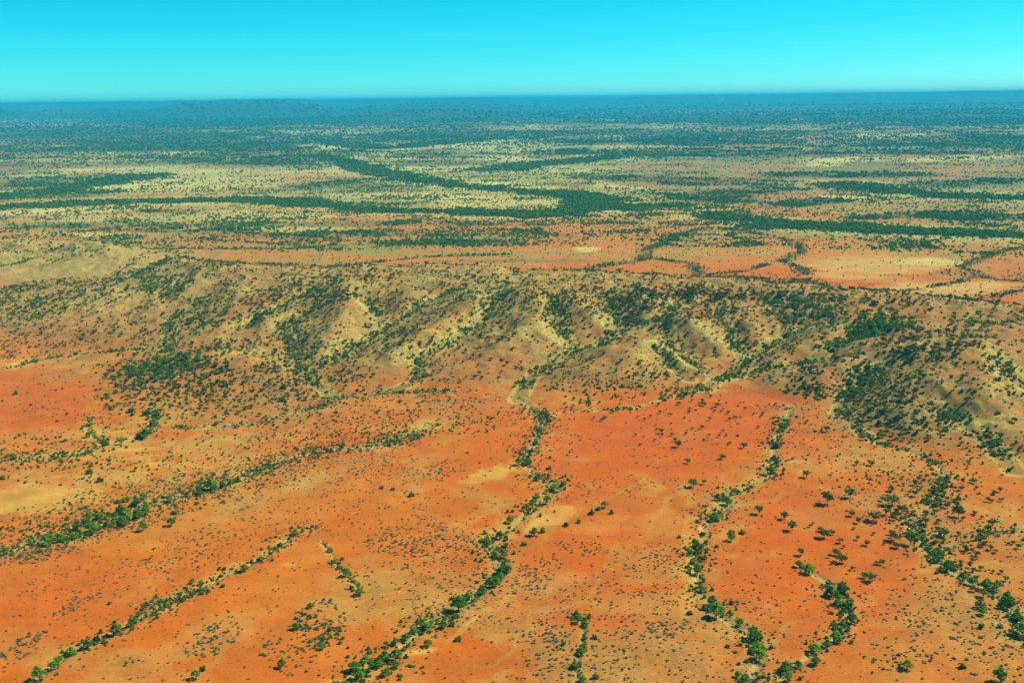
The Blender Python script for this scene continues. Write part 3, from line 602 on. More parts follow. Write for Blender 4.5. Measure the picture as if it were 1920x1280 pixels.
def mulga(seed):      # unit height, thin forked stems, flat spreading crown
    g = np.random.default_rng(seed); cr = Shape(); tr = Shape()
    fork = np.array([0, 0, .22]); tr.limb((0, 0, -.06), fork, .032, .026)
    for k in range(6):
        a = 6.283 * (k + g.uniform(-.35, .35)) / 6; rr = g.uniform(.16, .42); c = np.array([rr * math.cos(a), rr * math.sin(a), g.uniform(.58, .84)])
        tr.limb(fork, c, .018, .007, 5)
        for q in range(15):
            d = g.normal(size=3) * (.15, .15, .10); cr.tuftball(c + d, g.uniform(.06, .125), g, .8)
        for q in range(16): cr.leaf(c + g.normal(size=3) * (.2, .2, .1), .035, g)
    return tr.mesh('trunk', M_BARK), cr.mesh('crown', M_ACA)

def bush(seed, mat, flat, n=26):   # unit width dome from the ground
    g = np.random.default_rng(seed); s = Shape()
    for k in range(4): a = g.uniform(0, 6.28); s.limb((0, 0, -.1), (.2 * math.cos(a), .2 * math.sin(a), .25 * flat), .02, .01, 4)
    for k in range(n):
        d = g.normal(size=3); d /= np.linalg.norm(d); d[2] = abs(d[2]); rr = g.uniform(.16, .42)
        s.tuftball((d[0] * rr, d[1] * rr, .06 + d[2] * rr * flat * 1.7), g.uniform(.10, .19), g)
    for k in range(26):
        d = g.normal(size=3); d /= np.linalg.norm(d); d[2] = abs(d[2]); s.leaf((d[0] * .48, d[1] * .48, .08 + d[2] * .75 * flat), .05, g)
    return s.mesh('foliage', mat)

def grove(seed, mat):   # unit width, low cost crown group for distant country
    g = np.random.default_rng(seed); s = Shape()
    for k in range(9):
        a = g.uniform(0, 6.28); rr = .38 * math.sqrt(g.uniform()); s.tuftball((rr * math.cos(a), rr * math.sin(a), g.uniform(.18, .42)), g.uniform(.13, .22), g, 1.0)
    return s.mesh('grove', mat)

GUMS = [gum(100 + k) for k in range(6)]
MULGAS = [mulga(200 + k) for k in range(6)]
SHRUBS = [bush(300 + k, M_SHR, .85) for k in range(6)]
SALTS = [bush(400 + k, M_SAL, .55, 18) for k in range(6)]
GROVES = [grove(500 + k, M_FAR) for k in range(5)]

# ------------------------------------------------------------------ plants: where they stand
# rows: x, y, size (m), source name
rows = {'tree': [], 'mulga': [], 'shrub': [], 'salt': [], 'far': []}
GROW = {'tree': 1.0, 'mulga': 1.08, 'shrub': 1.06, 'salt': 1.28, 'far': 1.0}
def put(kind, x, y, size, src):
    size = np.asarray(size, float) * (1.0 if src.startswith('h_') else GROW[kind])
    rows[kind].append((np.asarray(x, float), np.asarray(y, float), np.broadcast_to(np.asarray(size, float), np.shape(x)), [src] * len(x)))

# single plants read off the photograph: (u, v of the base, breadth in sheet units)
HAND = {
 'central': [(940, 1078, 24), (930, 1101, 20), (905, 1108, 14), (861, 1146, 30), (798, 1178, 24), (832, 1178, 18), (848, 1174, 13), (777, 1186, 18), (762, 1198, 20), (741, 1207, 18), (719, 1238, 25), (743, 1236, 24), (711, 1250, 16), (685, 1241, 20), (672, 1270, 27), (664, 1256, 24), (724, 1266, 18), (743, 1250, 18), (803, 1211, 18), (859, 1200, 15), (902, 1116, 14), (878, 1124, 20), (919, 1101, 22), (938, 1092, 18), (950, 1075, 27),
   (989, 870, 18), (973, 872, 16), (1010, 900, 16), (1030, 880, 12), (1056, 910, 14), (1040, 919, 18), (1006, 938, 16), (1026, 944, 18), (956, 979, 16), (939, 1007, 18), (915, 1020, 17), (929, 1044, 20), (946, 1046, 16), (1000, 1003, 20), (1018, 997, 12), (983, 1021, 14), (1016, 783, 14), (1030, 790, 12), (1012, 805, 14), (1004, 830, 14), (998, 845, 12)],
 'pairs': [(1110, 963, 14), (1134, 950, 16), (1122, 955, 12), (1085, 979, 11), (1062, 985, 11), (1147, 962, 11)],
 'stub': [(1080, 1156, 14), (1083, 1169, 18), (1097, 1175, 16), (1093, 1221, 16), (1088, 1230, 18), (1077, 1257, 19), (1093, 1281, 18), (1117, 1275, 14), (1056, 1213, 11), (1115, 1200, 13), (1097, 1200, 13)],
 'lonely': [(716, 916, 10), (737, 918, 9), (771, 930, 13), (648, 1081, 19), (674, 1117, 18), (205, 1130, 9), (343, 1126, 9)],
 'winding': [(1347, 938, 18), (1364, 946, 20), (1340, 974, 20), (1371, 1014, 18), (1392, 1000, 14), (1372, 1000, 14), (1318, 1001, 12), (1307, 1032, 21), (1307, 1074, 20), (1300, 1053, 16), (1317, 1090, 16), (1314, 1108, 18), (1320, 1144, 14), (1334, 1144, 16), (1335, 1132, 18), (1372, 1133, 13), (1344, 1159, 31), (1387, 1174, 18), (1413, 1197, 30), (1419, 1215, 22), (1424, 1236, 27), (1414, 1224, 18), (1293, 1153, 13), (1455, 838, 15), (1452, 860, 15), (1462, 808, 13), (1448, 885, 14)],
 'branch': [(1515, 1074, 25), (1498, 1062, 16), (1579, 1110, 26), (1559, 1117, 26), (1555, 1098, 16), (1575, 1134, 22), (1582, 1151, 16), (1596, 1167, 20), (1579, 1179, 20), (1565, 1202, 22), (1549, 1210, 18), (1528, 1222, 25), (1528, 1246, 20), (1475, 1258, 27), (1495, 1250, 20), (1478, 1277, 20), (1700, 1256, 24)],
 'corner': [(1760, 1051, 24), (1777, 1070, 22), (1804, 1084, 18), (1822, 1097, 20), (1848, 1107, 24), (1868, 1106, 20), (1844, 1122, 18), (1888, 1140, 29), (1839, 1145, 22), (1843, 1158, 16), (1908, 1165, 22), (1915, 1194, 27), (1839, 1181, 12), (1898, 1193, 16), (1875, 1180, 11), (1804, 1253, 14), (1875, 1280, 27), (1754, 950, 14), (1762, 905, 16), (1775, 898, 14)],
 'thicket': [(188, 970, 14), (228, 962, 20), (255, 948, 18), (269, 937, 16), (235, 977, 22), (259, 972, 20), (275, 965, 16), (232, 987, 18), (215, 980, 16), (178, 995, 20), (144, 992, 18), (114, 1014, 18), (89, 1017, 16), (7, 1037, 18), (329, 963, 14), (322, 986, 18), (396, 916, 24), (417, 914, 14), (433, 906, 14), (447, 902, 14), (373, 929, 14), (317, 943, 12), (269, 995, 16), (168, 885, 14), (188, 899, 14), (5, 897, 11)],
 'slanting': [(487, 1050, 14), (460, 1070, 18), (554, 1000, 16), (618, 1032, 14), (625, 1055, 11), (635, 1066, 12), (218, 1189, 22), (181, 1197, 13), (242, 1173, 14), (165, 1216, 16), (134, 1225, 20), (101, 1253, 20), (74, 1274, 25), (111, 1242, 18)],
 'lowleft': [(527, 1251, 18), (368, 1272, 18), (380, 1256, 14), (554, 1180, 16), (605, 1217, 16), (581, 1140, 14)],
 'knoll': [(168, 816, 16), (292, 780, 14), (277, 777, 14), (289, 794, 16), (275, 819, 20), (262, 817, 14), (228, 832, 16), (200, 833, 14), (30, 740, 10), (165, 795, 12)],
}
HAND_MULGA = {
 'rightplain': [(1300, 914, 15), (1320, 908, 8), (1502, 1041, 12), (1579, 1054, 16), (1633, 1090, 14), (1622, 1083, 11), (1485, 994, 14), (1545, 1007, 16), (1471, 973, 12), (1423, 965, 13), (1552, 945, 19), (1594, 934, 16), (1638, 977, 16), (1597, 968, 10), (1769, 1008, 16), (1797, 971, 16), (1707, 1022, 16), (1676, 1014, 14), (1681, 1027, 12), (1673, 950, 19), (1690, 963, 12), (1606, 872, 8), (1633, 873, 10), (1512, 895, 12), (1860, 990, 14), (1735, 985, 12), (1272, 838, 12), (1290, 868, 9), (1240, 812, 8), (1355, 860, 9), (1395, 840, 9), (1320, 760, 9), (1345, 762, 8), (1550, 812, 9)],
}
def slant(x, y): return np.sqrt(x * x + y * y + H * H)
HANDROWS = []
for name, lst in HAND.items():
    a = np.array(lst, float); x, y = ground_at(a[:, 0], a[:, 1]); sz = a[:, 2] * slant(x, y) / FP
    big = a[:, 2] >= 15.5
    put('tree', x[big], y[big], sz[big] * .96, 'h_' + name); put('shrub', x[~big], y[~big], sz[~big] * 1.02, 'h_' + name)
for name, lst in HAND_MULGA.items():
    a = np.array(lst, float); x, y = ground_at(a[:, 0], a[:, 1]); put('mulga', x, y, a[:, 2] * slant(x, y) / FP * 1.1, 'h_' + name)

def along(P, per100, spread, lo, hi, kind, src):
    seg = np.hypot(np.diff(P[:, 0]), np.diff(P[:, 1])); cum = np.concatenate([[0], np.cumsum(seg)]); L = cum[-1]
    n = int(L / 100 * per100 * 1.5)
    if n < 1: return
    # plants stand in groups with gaps between
    t = rng.uniform(0, L, n * 2); keep = vnoise(t / 28.0, np.full_like(t, 3.3 + len(src)), 77) > rng.uniform(0.15, .8, n * 2); t = t[keep][:n]
    i = np.clip(np.searchsorted(cum, t) - 1, 0, len(seg) - 1); f = (t - cum[i]) / seg[i]
    x = P[i, 0] + (P[i + 1, 0] - P[i, 0]) * f + rng.normal(0, spread, len(t)); y = P[i, 1] + (P[i + 1, 1] - P[i, 1]) * f + rng.normal(0, spread, len(t))
    put(kind, x, y, lo + (hi - lo) * rng.uniform(0, 1, len(t)) ** 2, src)

DENS = {'central': (4, 22, 30), 'winding': (3, 22, 24), 'branch': (3, 14, 16), 'corner': (4, 20, 24), 'tributary': (3, 16, 14), 'slanting': (2, 24, 30), 'thicket': (5, 40, 90), 'knoll': (4, 16, 20), 'twig': (3, 12, 8), 'foot': (2, 14, 30), 'footright': (2, 14, 18), 'dotted': (0, 8, 4), 'gap': (3, 14, 14), 'stub': (0, 8, 12),
        'left_a': (2, 16, 8), 'left_b': (3, 12, 8), 'left_c': (2, 10, 8), 'left_d': (2, 10, 8), 'left_e': (3, 16, 10), 'left_f': (3, 20, 8)}
for k, (P, w) in CRW.items():
    if k.startswith('back'):
        along(P, 15, w * .8, 3.4, 7.5, 'tree', k); along(P, 30, w * 1.7, 1.8, 4.6, 'shrub', k)
    else:
        d = DENS.get(k, (2, 10, 10))
        along(P, d[0], w * 1.1, 3.6, 6.0, 'tree', k); along(P, d[1] * 3.0, w * 1.7, 1.2, 4.0, 'shrub', k); along(P, d[1] * 1.1, w * .75, 1.4, 4.2, 'shrub', k); along(P, d[2] * 1.8, w * 2.4, 1.0, 2.3, 'salt', k)
for k, P in GUW.items():
    along(P, 9, 5.0, 4.0, 7.0, 'tree', 'gully_' + k); along(P, 26, 7.0, 2.0, 4.6, 'shrub', 'gully_' + k); along(P, 10, 11, 2.6, 4.6, 'mulga', 'gully_' + k)

# thick patches: (u, v, ru, rv, turn, count, kind, lo, hi, name)
PATCH = [(790, 1012, 90, 28, 4, 260, 'salt', 1.2, 2.3, 'saltmeadow'), (830, 1035, 120, 30, 6, 90, 'salt', 1.2, 2.2, 'saltmeadow'), (830, 880, 40, 16, 10, 110, 'salt', 1.1, 2.2, 'saltknot'), (720, 875, 60, 24, 5, 110, 'salt', 1.1, 2.0, 'saltknot'), (290, 1132, 34, 16, 25, 75, 'salt', 1.3, 2.4, 'saltbend'), (125, 1142, 22, 7, 15, 26, 'salt', 1.3, 2.2, 'saltpair'), (160, 1120, 34, 9, 12, 26, 'salt', 1.2, 2.0, 'saltpair'), (60, 1195, 26, 12, 20, 36, 'salt', 1.3, 2.4, 'saltlow'), (35, 1222, 40, 12, 10, 30, 'salt', 1.3, 2.6, 'saltlow'),
 (250, 1060, 190, 34, 14, 190, 'salt', 1.0, 2.0, 'saltleft'), (400, 1020, 120, 34, 14, 170, 'salt', 1.0, 2.2, 'saltleft'), (400, 1200, 50, 24, 25, 90, 'salt', 1.2, 2.6, 'saltcorner'), (600, 1170, 46, 40, 10, 110, 'salt', 1.3, 2.6, 'saltclump'), (610, 1190, 30, 26, 0, 34, 'shrub', 2.0, 3.6, 'saltclump'), (555, 1225, 60, 36, 0, 70, 'salt', 1.3, 2.6, 'saltclump'), (570, 1165, 26, 14, 10, 20, 'shrub', 2.2, 3.6, 'saltclump'),
 (1005, 1080, 50, 28, 38, 100, 'salt', 1.2, 2.4, 'saltmid'), (1090, 1025, 46, 14, -5, 44, 'salt', 1.2, 2.2, 'saltmid'), (1020, 1190, 34, 22, 0, 60, 'salt', 1.2, 2.2, 'saltlower'), (1045, 1240, 50, 34, 0, 60, 'salt', 1.2, 2.4, 'saltlower'), (1140, 1240, 50, 26, 0, 44, 'salt', 1.2, 2.2, 'saltlower'), (1230, 1185, 60, 16, 5, 70, 'salt', 1.2, 2.4, 'saltlower'), (1220, 1045, 60, 26, 0, 80, 'salt', 1.1, 2.0, 'saltupper'), (1250, 1080, 26, 60, 0, 44, 'salt', 1.2, 2.2, 'saltupper'), (1170, 1110, 110, 50, 0, 90, 'salt', 1.1, 2.0, 'saltupper'), (880, 1250, 140, 24, 0, 14, 'salt', 0.8, 1.5, 'saltbare'), (840, 1095, 80, 40, 10, 90, 'salt', 1.1, 2.2, 'saltbare2'), (1310, 980, 40, 30, 0, 60, 'salt', 1.2, 2.4, 'saltbend2'), (1340, 1060, 30, 16, 0, 30, 'salt', 1.2, 2.4, 'saltbend2'),
 (150, 1000, 200, 22, 14, 420, 'salt', 1.2, 2.4, 'saltfringe'), (60, 1040, 80, 12, 8, 160, 'salt', 1.2, 2.4, 'saltfringe'), (90, 970, 130, 30, 8, 190, 'salt', 1.2, 2.4, 'saltfringe'), (420, 900, 150, 28, 14, 330, 'salt', 1.1, 2.4, 'saltnorth'), (230, 920, 110, 20, 8, 170, 'salt', 1.2, 2.6, 'saltnorth'), (560, 870, 70, 20, 10, 140, 'salt', 1.1, 2.2, 'saltnorth'), (220, 965, 60, 20, 16, 46, 'tree', 4.0, 6.5, 'thicket'), (400, 905, 70, 12, 16, 26, 'shrub', 2.2, 4.4, 'thicket'), (100, 1000, 100, 16, 12, 40, 'shrub', 2.2, 4.6, 'thicket'), (110, 860, 110, 14, 0, 60, 'shrub', 1.8, 4.0, 'knoll'), (40, 840, 60, 26, 0, 60, 'shrub', 1.8, 3.6, 'knoll'),
 (310, 690, 62, 20, 14, 120, 'tree', 4.0, 7.5, 'knollwood'), (240, 700, 36, 26, 10, 34, 'mulga', 3.5, 6, 'knollwood'), (370, 700, 70, 30, 0, 70, 'mulga', 3.5, 6, 'knollwood'), (300, 740, 110, 40, 0, 70, 'mulga', 3.0, 5.5, 'knollwood'), (470, 730, 120, 40, 0, 110, 'shrub', 2.0, 4.5, 'knollslope'), (380, 735, 40, 22, 0, 60, 'shrub', 2.0, 4.0, 'knollslope'), (290, 715, 130, 50, 0, 90, 'shrub', 2.0, 4.2, 'knollslope'),
 (310, 532, 46, 16, 8, 120, 'tree', 4.5, 8.5, 'headwood'), (270, 528, 36, 10, 18, 40, 'tree', 4, 7, 'headwood'), (170, 468, 34, 14, 10, 60, 'tree', 4, 7, 'peakwood'), (115, 480, 40, 10, 20, 50, 'shrub', 3, 6, 'peakwood'), (230, 450, 46, 8, -20, 90, 'shrub', 3, 6, 'peakwood'), (20, 465, 50, 20, 0, 90, 'shrub', 2.5, 5, 'peakwood'), (150, 545, 26, 7, 0, 36, 'shrub', 3, 5.5, 'headwood'),
 (610, 548, 60, 20, 0, 90, 'mulga', 4, 6.5, 'rangewood'), (520, 555, 60, 14, 10, 60, 'mulga', 3.5, 6, 'rangewood'), (740, 570, 50, 24, 0, 60, 'shrub', 2.5, 4.6, 'rangewood'), (920, 575, 22, 24, 20, 46, 'tree', 4, 7, 'rangewood'), (1055, 590, 24, 40, 0, 70, 'shrub', 2.6, 5, 'rangewood'), (1180, 570, 40, 30, 10, 80, 'mulga', 4, 7, 'rangewood'), (1290, 555, 90, 10, 0, 110, 'mulga', 4, 7, 'rangewood'), (1500, 575, 60, 22, 0, 150, 'tree', 4.5, 8, 'rangewood'), (1420, 545, 120, 14, 0, 110, 'mulga', 4, 7, 'rangewood'), (1650, 612, 60, 18, 8, 190, 'tree', 4.5, 8, 'rangewood'), (1590, 640, 50, 10, 18, 50, 'tree', 4, 7, 'rangewood'), (1360, 580, 50, 30, 0, 60, 'shrub', 2.6, 5, 'rangewood'), (1820, 630, 40, 16, 0, 60, 'tree', 4, 7, 'rangewood'), (1740, 650, 80, 20, 0, 80, 'mulga', 4, 7, 'rangewood'), (1640, 750, 70, 30, 0, 55, 'mulga', 3.5, 6, 'massif'), (1700, 790, 90, 40, 10, 80, 'mulga', 3, 5.5, 'massif'), (1600, 700, 80, 30, 0, 90, 'shrub', 2.5, 5, 'massif'), (1620, 710, 30, 18, 30, 50, 'tree', 4, 7, 'massif'), (1540, 735, 60, 12, -5, 50, 'mulga', 3.5, 6, 'massif'), (1880, 690, 26, 26, 30, 50, 'shrub', 3, 5.5, 'massif'), (1850, 600, 80, 14, 0, 70, 'tree', 4, 7, 'rangewood'), (1700, 570, 160, 16, 3, 100, 'mulga', 4, 6.5, 'rangetop'), (1350, 535, 160, 8, 2, 90, 'mulga', 4, 7, 'rangetop'), (1590, 556, 60, 7, 6, 70, 'mulga', 5, 8, 'rangetop'), (1280, 735, 40, 10, 10, 30, 'tree', 4, 7, 'gap'), (1130, 715, 100, 30, 0, 170, 'shrub', 2, 4, 'dome'), (1220, 690, 60, 30, 0, 70, 'shrub', 2, 3.6, 'dome'), (660, 715, 40, 14, -10, 50, 'shrub', 2.2, 4.6, 'dome'), (780, 760, 120, 18, 0, 110, 'shrub', 1.8, 3.8, 'footplain'), (900, 790, 100, 20, 10, 90, 'shrub', 1.8, 3.6, 'footplain'), (720, 800, 140, 26, 6, 140, 'shrub', 1.8, 3.6, 'footplain'), (1090, 755, 30, 8, 0, 16, 'tree', 3.5, 5.5, 'gap'), (1680, 620, 30, 8, 0, 30, 'tree', 4, 7, 'rangewood'),
 (1760, 940, 110, 44, 0, 75, 'mulga', 2.6, 5.6, 'rightplain'), (1640, 1010, 120, 56, 0, 36, 'mulga', 2.6, 5, 'rightplain'), (1620, 900, 90, 18, 0, 60, 'shrub', 1.6, 3.2, 'rightplain2'), (1850, 1060, 60, 50, 0, 30, 'mulga', 2.6, 4.5, 'rightplain'), (1810, 1200, 90, 60, 0, 130, 'salt', 1.2, 2.8, 'saltright'), (1680, 1230, 60, 26, 0, 40, 'salt', 1.3, 2.8, 'saltright'), (1290, 790, 160, 46, 0, 60, 'mulga', 2.4, 4.2, 'redplain'), (1300, 840, 200, 60, 0, 130, 'salt', 1.0, 2.2, 'redplain2'), (1500, 1100, 120, 60, 0, 90, 'salt', 1.0, 2.2, 'saltbetween'), (1700, 1110, 80, 60, 0, 70, 'salt', 1.0, 2.4, 'saltbetween2'), (1140, 1050, 200, 140, 0, 170, 'salt', 0.9, 1.9, 'saltthin'), (300, 1150, 320, 120, 14, 330, 'salt', 0.9, 1.9, 'saltthinleft'), (1560, 920, 250, 60, 0, 130, 'salt', 1, 2.2, 'saltthinright'), (780, 950, 220, 60, 8, 250, 'salt', 1, 2.1, 'saltthinmid'), (1600, 820, 110, 40, 0, 90, 'salt', 1, 2.2, 'saltthinright'), (70, 760, 90, 50, 0, 50, 'shrub', 1.2, 3, 'leftred'), (760, 1250, 60, 24, 20, 20, 'shrub', 1.8, 3.4, 'central'),
 (430, 708, 170, 44, -3, 190, 'shrub', 2.6, 6.0, 'knollslope'), (280, 728, 90, 50, 0, 110, 'shrub', 2.6, 5.8, 'knollwood'), (330, 690, 90, 24, 8, 60, 'tree', 4, 7, 'knollwood'), (70, 845, 90, 30, 0, 70, 'shrub', 2, 4.6, 'knoll'), (230, 800, 110, 40, 0, 60, 'shrub', 2, 4.4, 'knoll'), (1000, 520, 420, 12, -2, 150, 'mulga', 3.5, 6, 'rangetop'), (600, 515, 240, 10, 0, 90, 'mulga', 3.5, 6, 'rangetop'), (1120, 560, 140, 24, 0, 110, 'shrub', 2.6, 5, 'rangewood'), (860, 560, 120, 26, 0, 100, 'shrub', 2.6, 5, 'rangewood'), (1380, 560, 160, 30, 0, 110, 'shrub', 2.8, 5.5, 'rangewood'), (1750, 690, 130, 50, 0, 70, 'shrub', 2.4, 4.6, 'massif'), (250, 945, 210, 40, 12, 200, 'shrub', 1.4, 3.8, 'thicket'), (480, 890, 140, 30, 12, 110, 'shrub', 1.3, 3.4, 'thicket'), (90, 985, 110, 34, 10, 110, 'shrub', 1.4, 3.6, 'thicket'),
 (150, 872, 170, 30, 4, 170, 'shrub', 1.2, 3.4, 'knoll'), (500, 822, 200, 28, 8, 220, 'shrub', 1.1, 3.2, 'footplain'), (350, 880, 200, 30, 8, 150, 'shrub', 1.1, 3.2, 'thicket'), (650, 800, 130, 28, 6, 140, 'shrub', 1.1, 3.2, 'footplain'), (300, 775, 140, 24, 4, 90, 'shrub', 1.2, 3.2, 'knollslope'), (520, 740, 130, 40, 0, 160, 'shrub', 1.2, 3.6, 'knollslope'), (470, 860, 160, 36, 10, 260, 'salt', 1.1, 2.2, 'saltnorth'), (620, 930, 160, 40, 10, 130, 'salt', 1.0, 2.0, 'saltthinmid'), (960, 820, 120, 50, 0, 120, 'shrub', 1.1, 2.8, 'footplain'), (1640, 860, 130, 24, 0, 80, 'shrub', 1.2, 3.0, 'rightplain2'), (1830, 850, 90, 40, 0, 120, 'shrub', 1.4, 3.6, 'massif'), (1140, 900, 120, 40, 0, 90, 'salt', 1.0, 2.2, 'saltthin'),
 (130, 640, 190, 26, 4, 220, 'shrub', 1.6, 3.8, 'slopes'), (180, 590, 200, 30, 6, 220, 'shrub', 1.6, 4.0, 'slopes'), (80, 560, 120, 20, 6, 90, 'mulga', 3, 5, 'slopes')]
for (cu, cv, ru, rv, rot, cnt, kind, lo, hi, name) in PATCH:
    a = rng.uniform(0, 6.283, cnt); q = rng.uniform(0, 1, cnt) ** .6 * 1.15
    c, s_ = math.cos(math.radians(rot)), math.sin(math.radians(rot)); pu, pv = q * np.cos(a) * ru, q * np.sin(a) * rv
    uu, vv_ = cu + pu * c + pv * s_, cv - pu * s_ + pv * c
    hgt = np.zeros(cnt)
    for it in range(9):
        x, y = ground_at(uu, vv_, hgt); hgt = 0.5 * hgt + 0.5 * hill_height(x, y)
    x, y = ground_at(uu, vv_, hgt)
    put(kind, x, y, lo + (hi - lo) * rng.uniform(0, 1, cnt) ** 1.8, name)

# loose scatter over the whole country
def scatter(n, r0, r1, half=31.0):
    a = np.radians(rng.uniform(-half, half, n)); r = np.sqrt(rng.uniform(r0 * r0, r1 * r1, n)); return r * np.sin(a), r * np.cos(a)
def even_look(n, d0, d1, half=30.0):
    a = np.radians(rng.uniform(-half, half, n)); r = H / np.tan(np.radians(rng.uniform(d0, d1, n))); return r * np.sin(a), r * np.cos(a)

x, y = scatter(32000, 600, 1500); F = fields(x, y)
keep = (F['hm'] < .3) & (rng.uniform(0, 1, len(x)) < 0.10 + 0.75 * sstep(0.1, .9, F['nn'] + .4 * F['nm'] + .2 * F['nl']) - .3 * F['cream'])
put('salt', x[keep], y[keep], .5 + 1.6 * rng.uniform(0, 1, keep.sum()) ** 1.5, 'plain')
x, y = scatter(125000, 1000, 2500); F = fields(x, y)
keep = (F['hm'] > .3) & (rng.uniform(0, 1, len(x)) < 0.10 + 0.42 * sstep(-.1, .7, F['nn'] + .5 * F['nm']) + .30 * F['lee'])
sz = 0.9 + 3.1 * rng.uniform(0, 1, len(x)) ** 2.1 * (1 + .2 * F['lee'])
put('shrub', x[keep], y[keep], sz[keep], 'slopes')
keep = (F['hm'] > .3) & (rng.uniform(0, 1, len(x)) < 0.035 + .06 * sstep(0, .6, F['nn']))
put('mulga', x[keep], y[keep], rng.uniform(3.0, 5.2, keep.sum()), 'slopes')
x, y = scatter(60000, 1900, 4200); F = fields(x, y)
keep = (F['hm'] < .3) & (rng.uniform(0, 1, len(x)) < 0.16 + 0.7 * sstep(0.0, .7, F['nn'] + .4 * F['nl']))
put('shrub', x[keep], y[keep], 1.2 + 3.2 * rng.uniform(0, 1, keep.sum()) ** 2.4, 'backplain')
x, y = scatter(60000, 950, 2300); F = fields(x, y)
keep = (F['hm'] < .5) & (rng.uniform(0, 1, len(x)) < .42 * F['skirt'] * sstep(-.5, .4, F['nn'] + .5 * F['nm']) + .30 * F['dry'] * sstep(-.3, .5, F['nn'] + .6 * F['nm']))
put('shrub', x[keep], y[keep], .9 + 2.6 * rng.uniform(0, 1, keep.sum()) ** 2.5, 'footplain')
# woodland and river forest
x, y = even_look(360000, 0.5, 7.6); F = fields(x, y)
p = F['wood'] ** 1.5 * .8 + (0.18 + .40 * sstep(-.1, .5, F['n2'])) * sstep(9, 5.5, np.degrees(np.arctan2(H, F['r']))) * .55
p *= (0.25 + 1.5 * sstep(-.15, .4, fbm(x, y, 120.0, 4, 51))) * (1 + .35 * F['fc'])
p = np.maximum(p, .85 * F['riv'])
p *= np.where(F['hm'] > .2, .2, 1.0)
keep = rng.uniform(0, 1, len(x)) < p
sz = (4.0 + 9.0 * rng.uniform(0, 1, len(x)) ** 1.6) * (1 + 0.9 * sstep(4500, 9500, F['r']) + 2.4 * sstep(9000, 24000, F['r']) + 3.5 * sstep(20000, 45000, F['r'])) * (0.60 + .45 * F['wood'] + .25 * F['fc'])
put('far', x[keep], y[keep], sz[keep], 'woodland')

# ------------------------------------------------------------------ plants: singles for the 300 that show largest of each kind, the rest as cover
def cover(name, label, kindname, meshes, X, Y, Z, size, rise):
    me = bpy.data.meshes.new(name)
    me.vertices.add(len(X)); me.vertices.foreach_set('co', np.stack([X, Y, Z], 1).astype(np.float32).ravel())
    for nm_, val in (('grow', size), ('turn', rng.uniform(0, 6.283, len(X)))):
        a = me.attributes.new(nm_, 'FLOAT', 'POINT'); a.data.foreach_set('value', np.asarray(val, np.float32))
    a = me.attributes.new('form', 'INT', 'POINT'); a.data.foreach_set('value', rng.integers(0, len(meshes), len(X)).astype(np.int32))
    a = me.attributes.new('rise', 'FLOAT', 'POINT'); a.data.foreach_set('value', np.asarray(size * rise * rng.uniform(.8, 1.2, len(X)), np.float32))
    ob = bpy.data.objects.new(name, me); S.collection.objects.link(ob)
    ob['kind'] = 'stuff'; ob['label'] = label; ob['category'] = kindname
    col = bpy.data.collections.new(name + '_forms')
    for k, m in enumerate(meshes):
        o = bpy.data.objects.new('%s_form_%02d' % (name, k), m); col.objects.link(o)
    ng = bpy.data.node_groups.new(name + '_cover', 'GeometryNodeTree')
    ng.interface.new_socket('Geometry', in_out='INPUT', socket_type='NodeSocketGeometry'); ng.interface.new_socket('Geometry', in_out='OUTPUT', socket_type='NodeSocketGeometry')
    N, L = ng.nodes, ng.links
    gi, go = N.new('NodeGroupInput'), N.new('NodeGroupOutput')
    ip = N.new('GeometryNodeInstanceOnPoints'); ci = N.new('GeometryNodeCollectionInfo')
    ci.inputs['Collection'].default_value = col; ci.inputs['Separate Children'].default_value = True; ci.inputs['Reset Children'].default_value = True
    def attr(nm_, typ):
        n = N.new('GeometryNodeInputNamedAttribute'); n.data_type = typ; n.inputs['Name'].default_value = nm_; return n.outputs['Attribute']
    rot = N.new('ShaderNodeCombineXYZ'); L.new(attr('turn', 'FLOAT'), rot.inputs['Z'])
    sc = N.new('ShaderNodeCombineXYZ'); g_ = attr('grow', 'FLOAT'); L.new(g_, sc.inputs['X']); L.new(g_, sc.inputs['Y']); L.new(attr('rise', 'FLOAT'), sc.inputs['Z'])
    L.new(gi.outputs[0], ip.inputs['Points']); L.new(ci.outputs[0], ip.inputs['Instance']); ip.inputs['Pick Instance'].default_value = True
    L.new(attr('form', 'INT'), ip.inputs['Instance Index']); L.new(rot.outputs[0], ip.inputs['Rotation']); L.new(sc.outputs[0], ip.inputs['Scale'])
    L.new(ip.outputs[0], go.inputs[0])
    md = ob.modifiers.new('cover', 'NODES'); md.node_group = ng
    return ob

def gather(kind):
    X = np.concatenate([r[0] for r in rows[kind]]); Y = np.concatenate([r[1] for r in rows[kind]]); Z_ = np.concatenate([r[2] for r in rows[kind]]); src = sum([r[3] for r in rows[kind]], [])
    return X, Y, Z_, np.array(src, dtype=object)

def joined(pair, nm_):   # trunk and crown as one shape, for plants of the cover
    s = Shape(); me = bpy.data.meshes.new(nm_)
    v = []; f = []; mi = []
    for k, m in enumerate(pair):
        o = len(v); v += [tuple(q.co) for q in m.vertices]
        for p_ in m.polygons: f.append(tuple(i + o for i in p_.vertices)); mi.append(k)
        me.materials.append(m.materials[0])
    me.from_pydata(v, [], f); me.polygons.foreach_set('material_index', mi); me.update(); return me

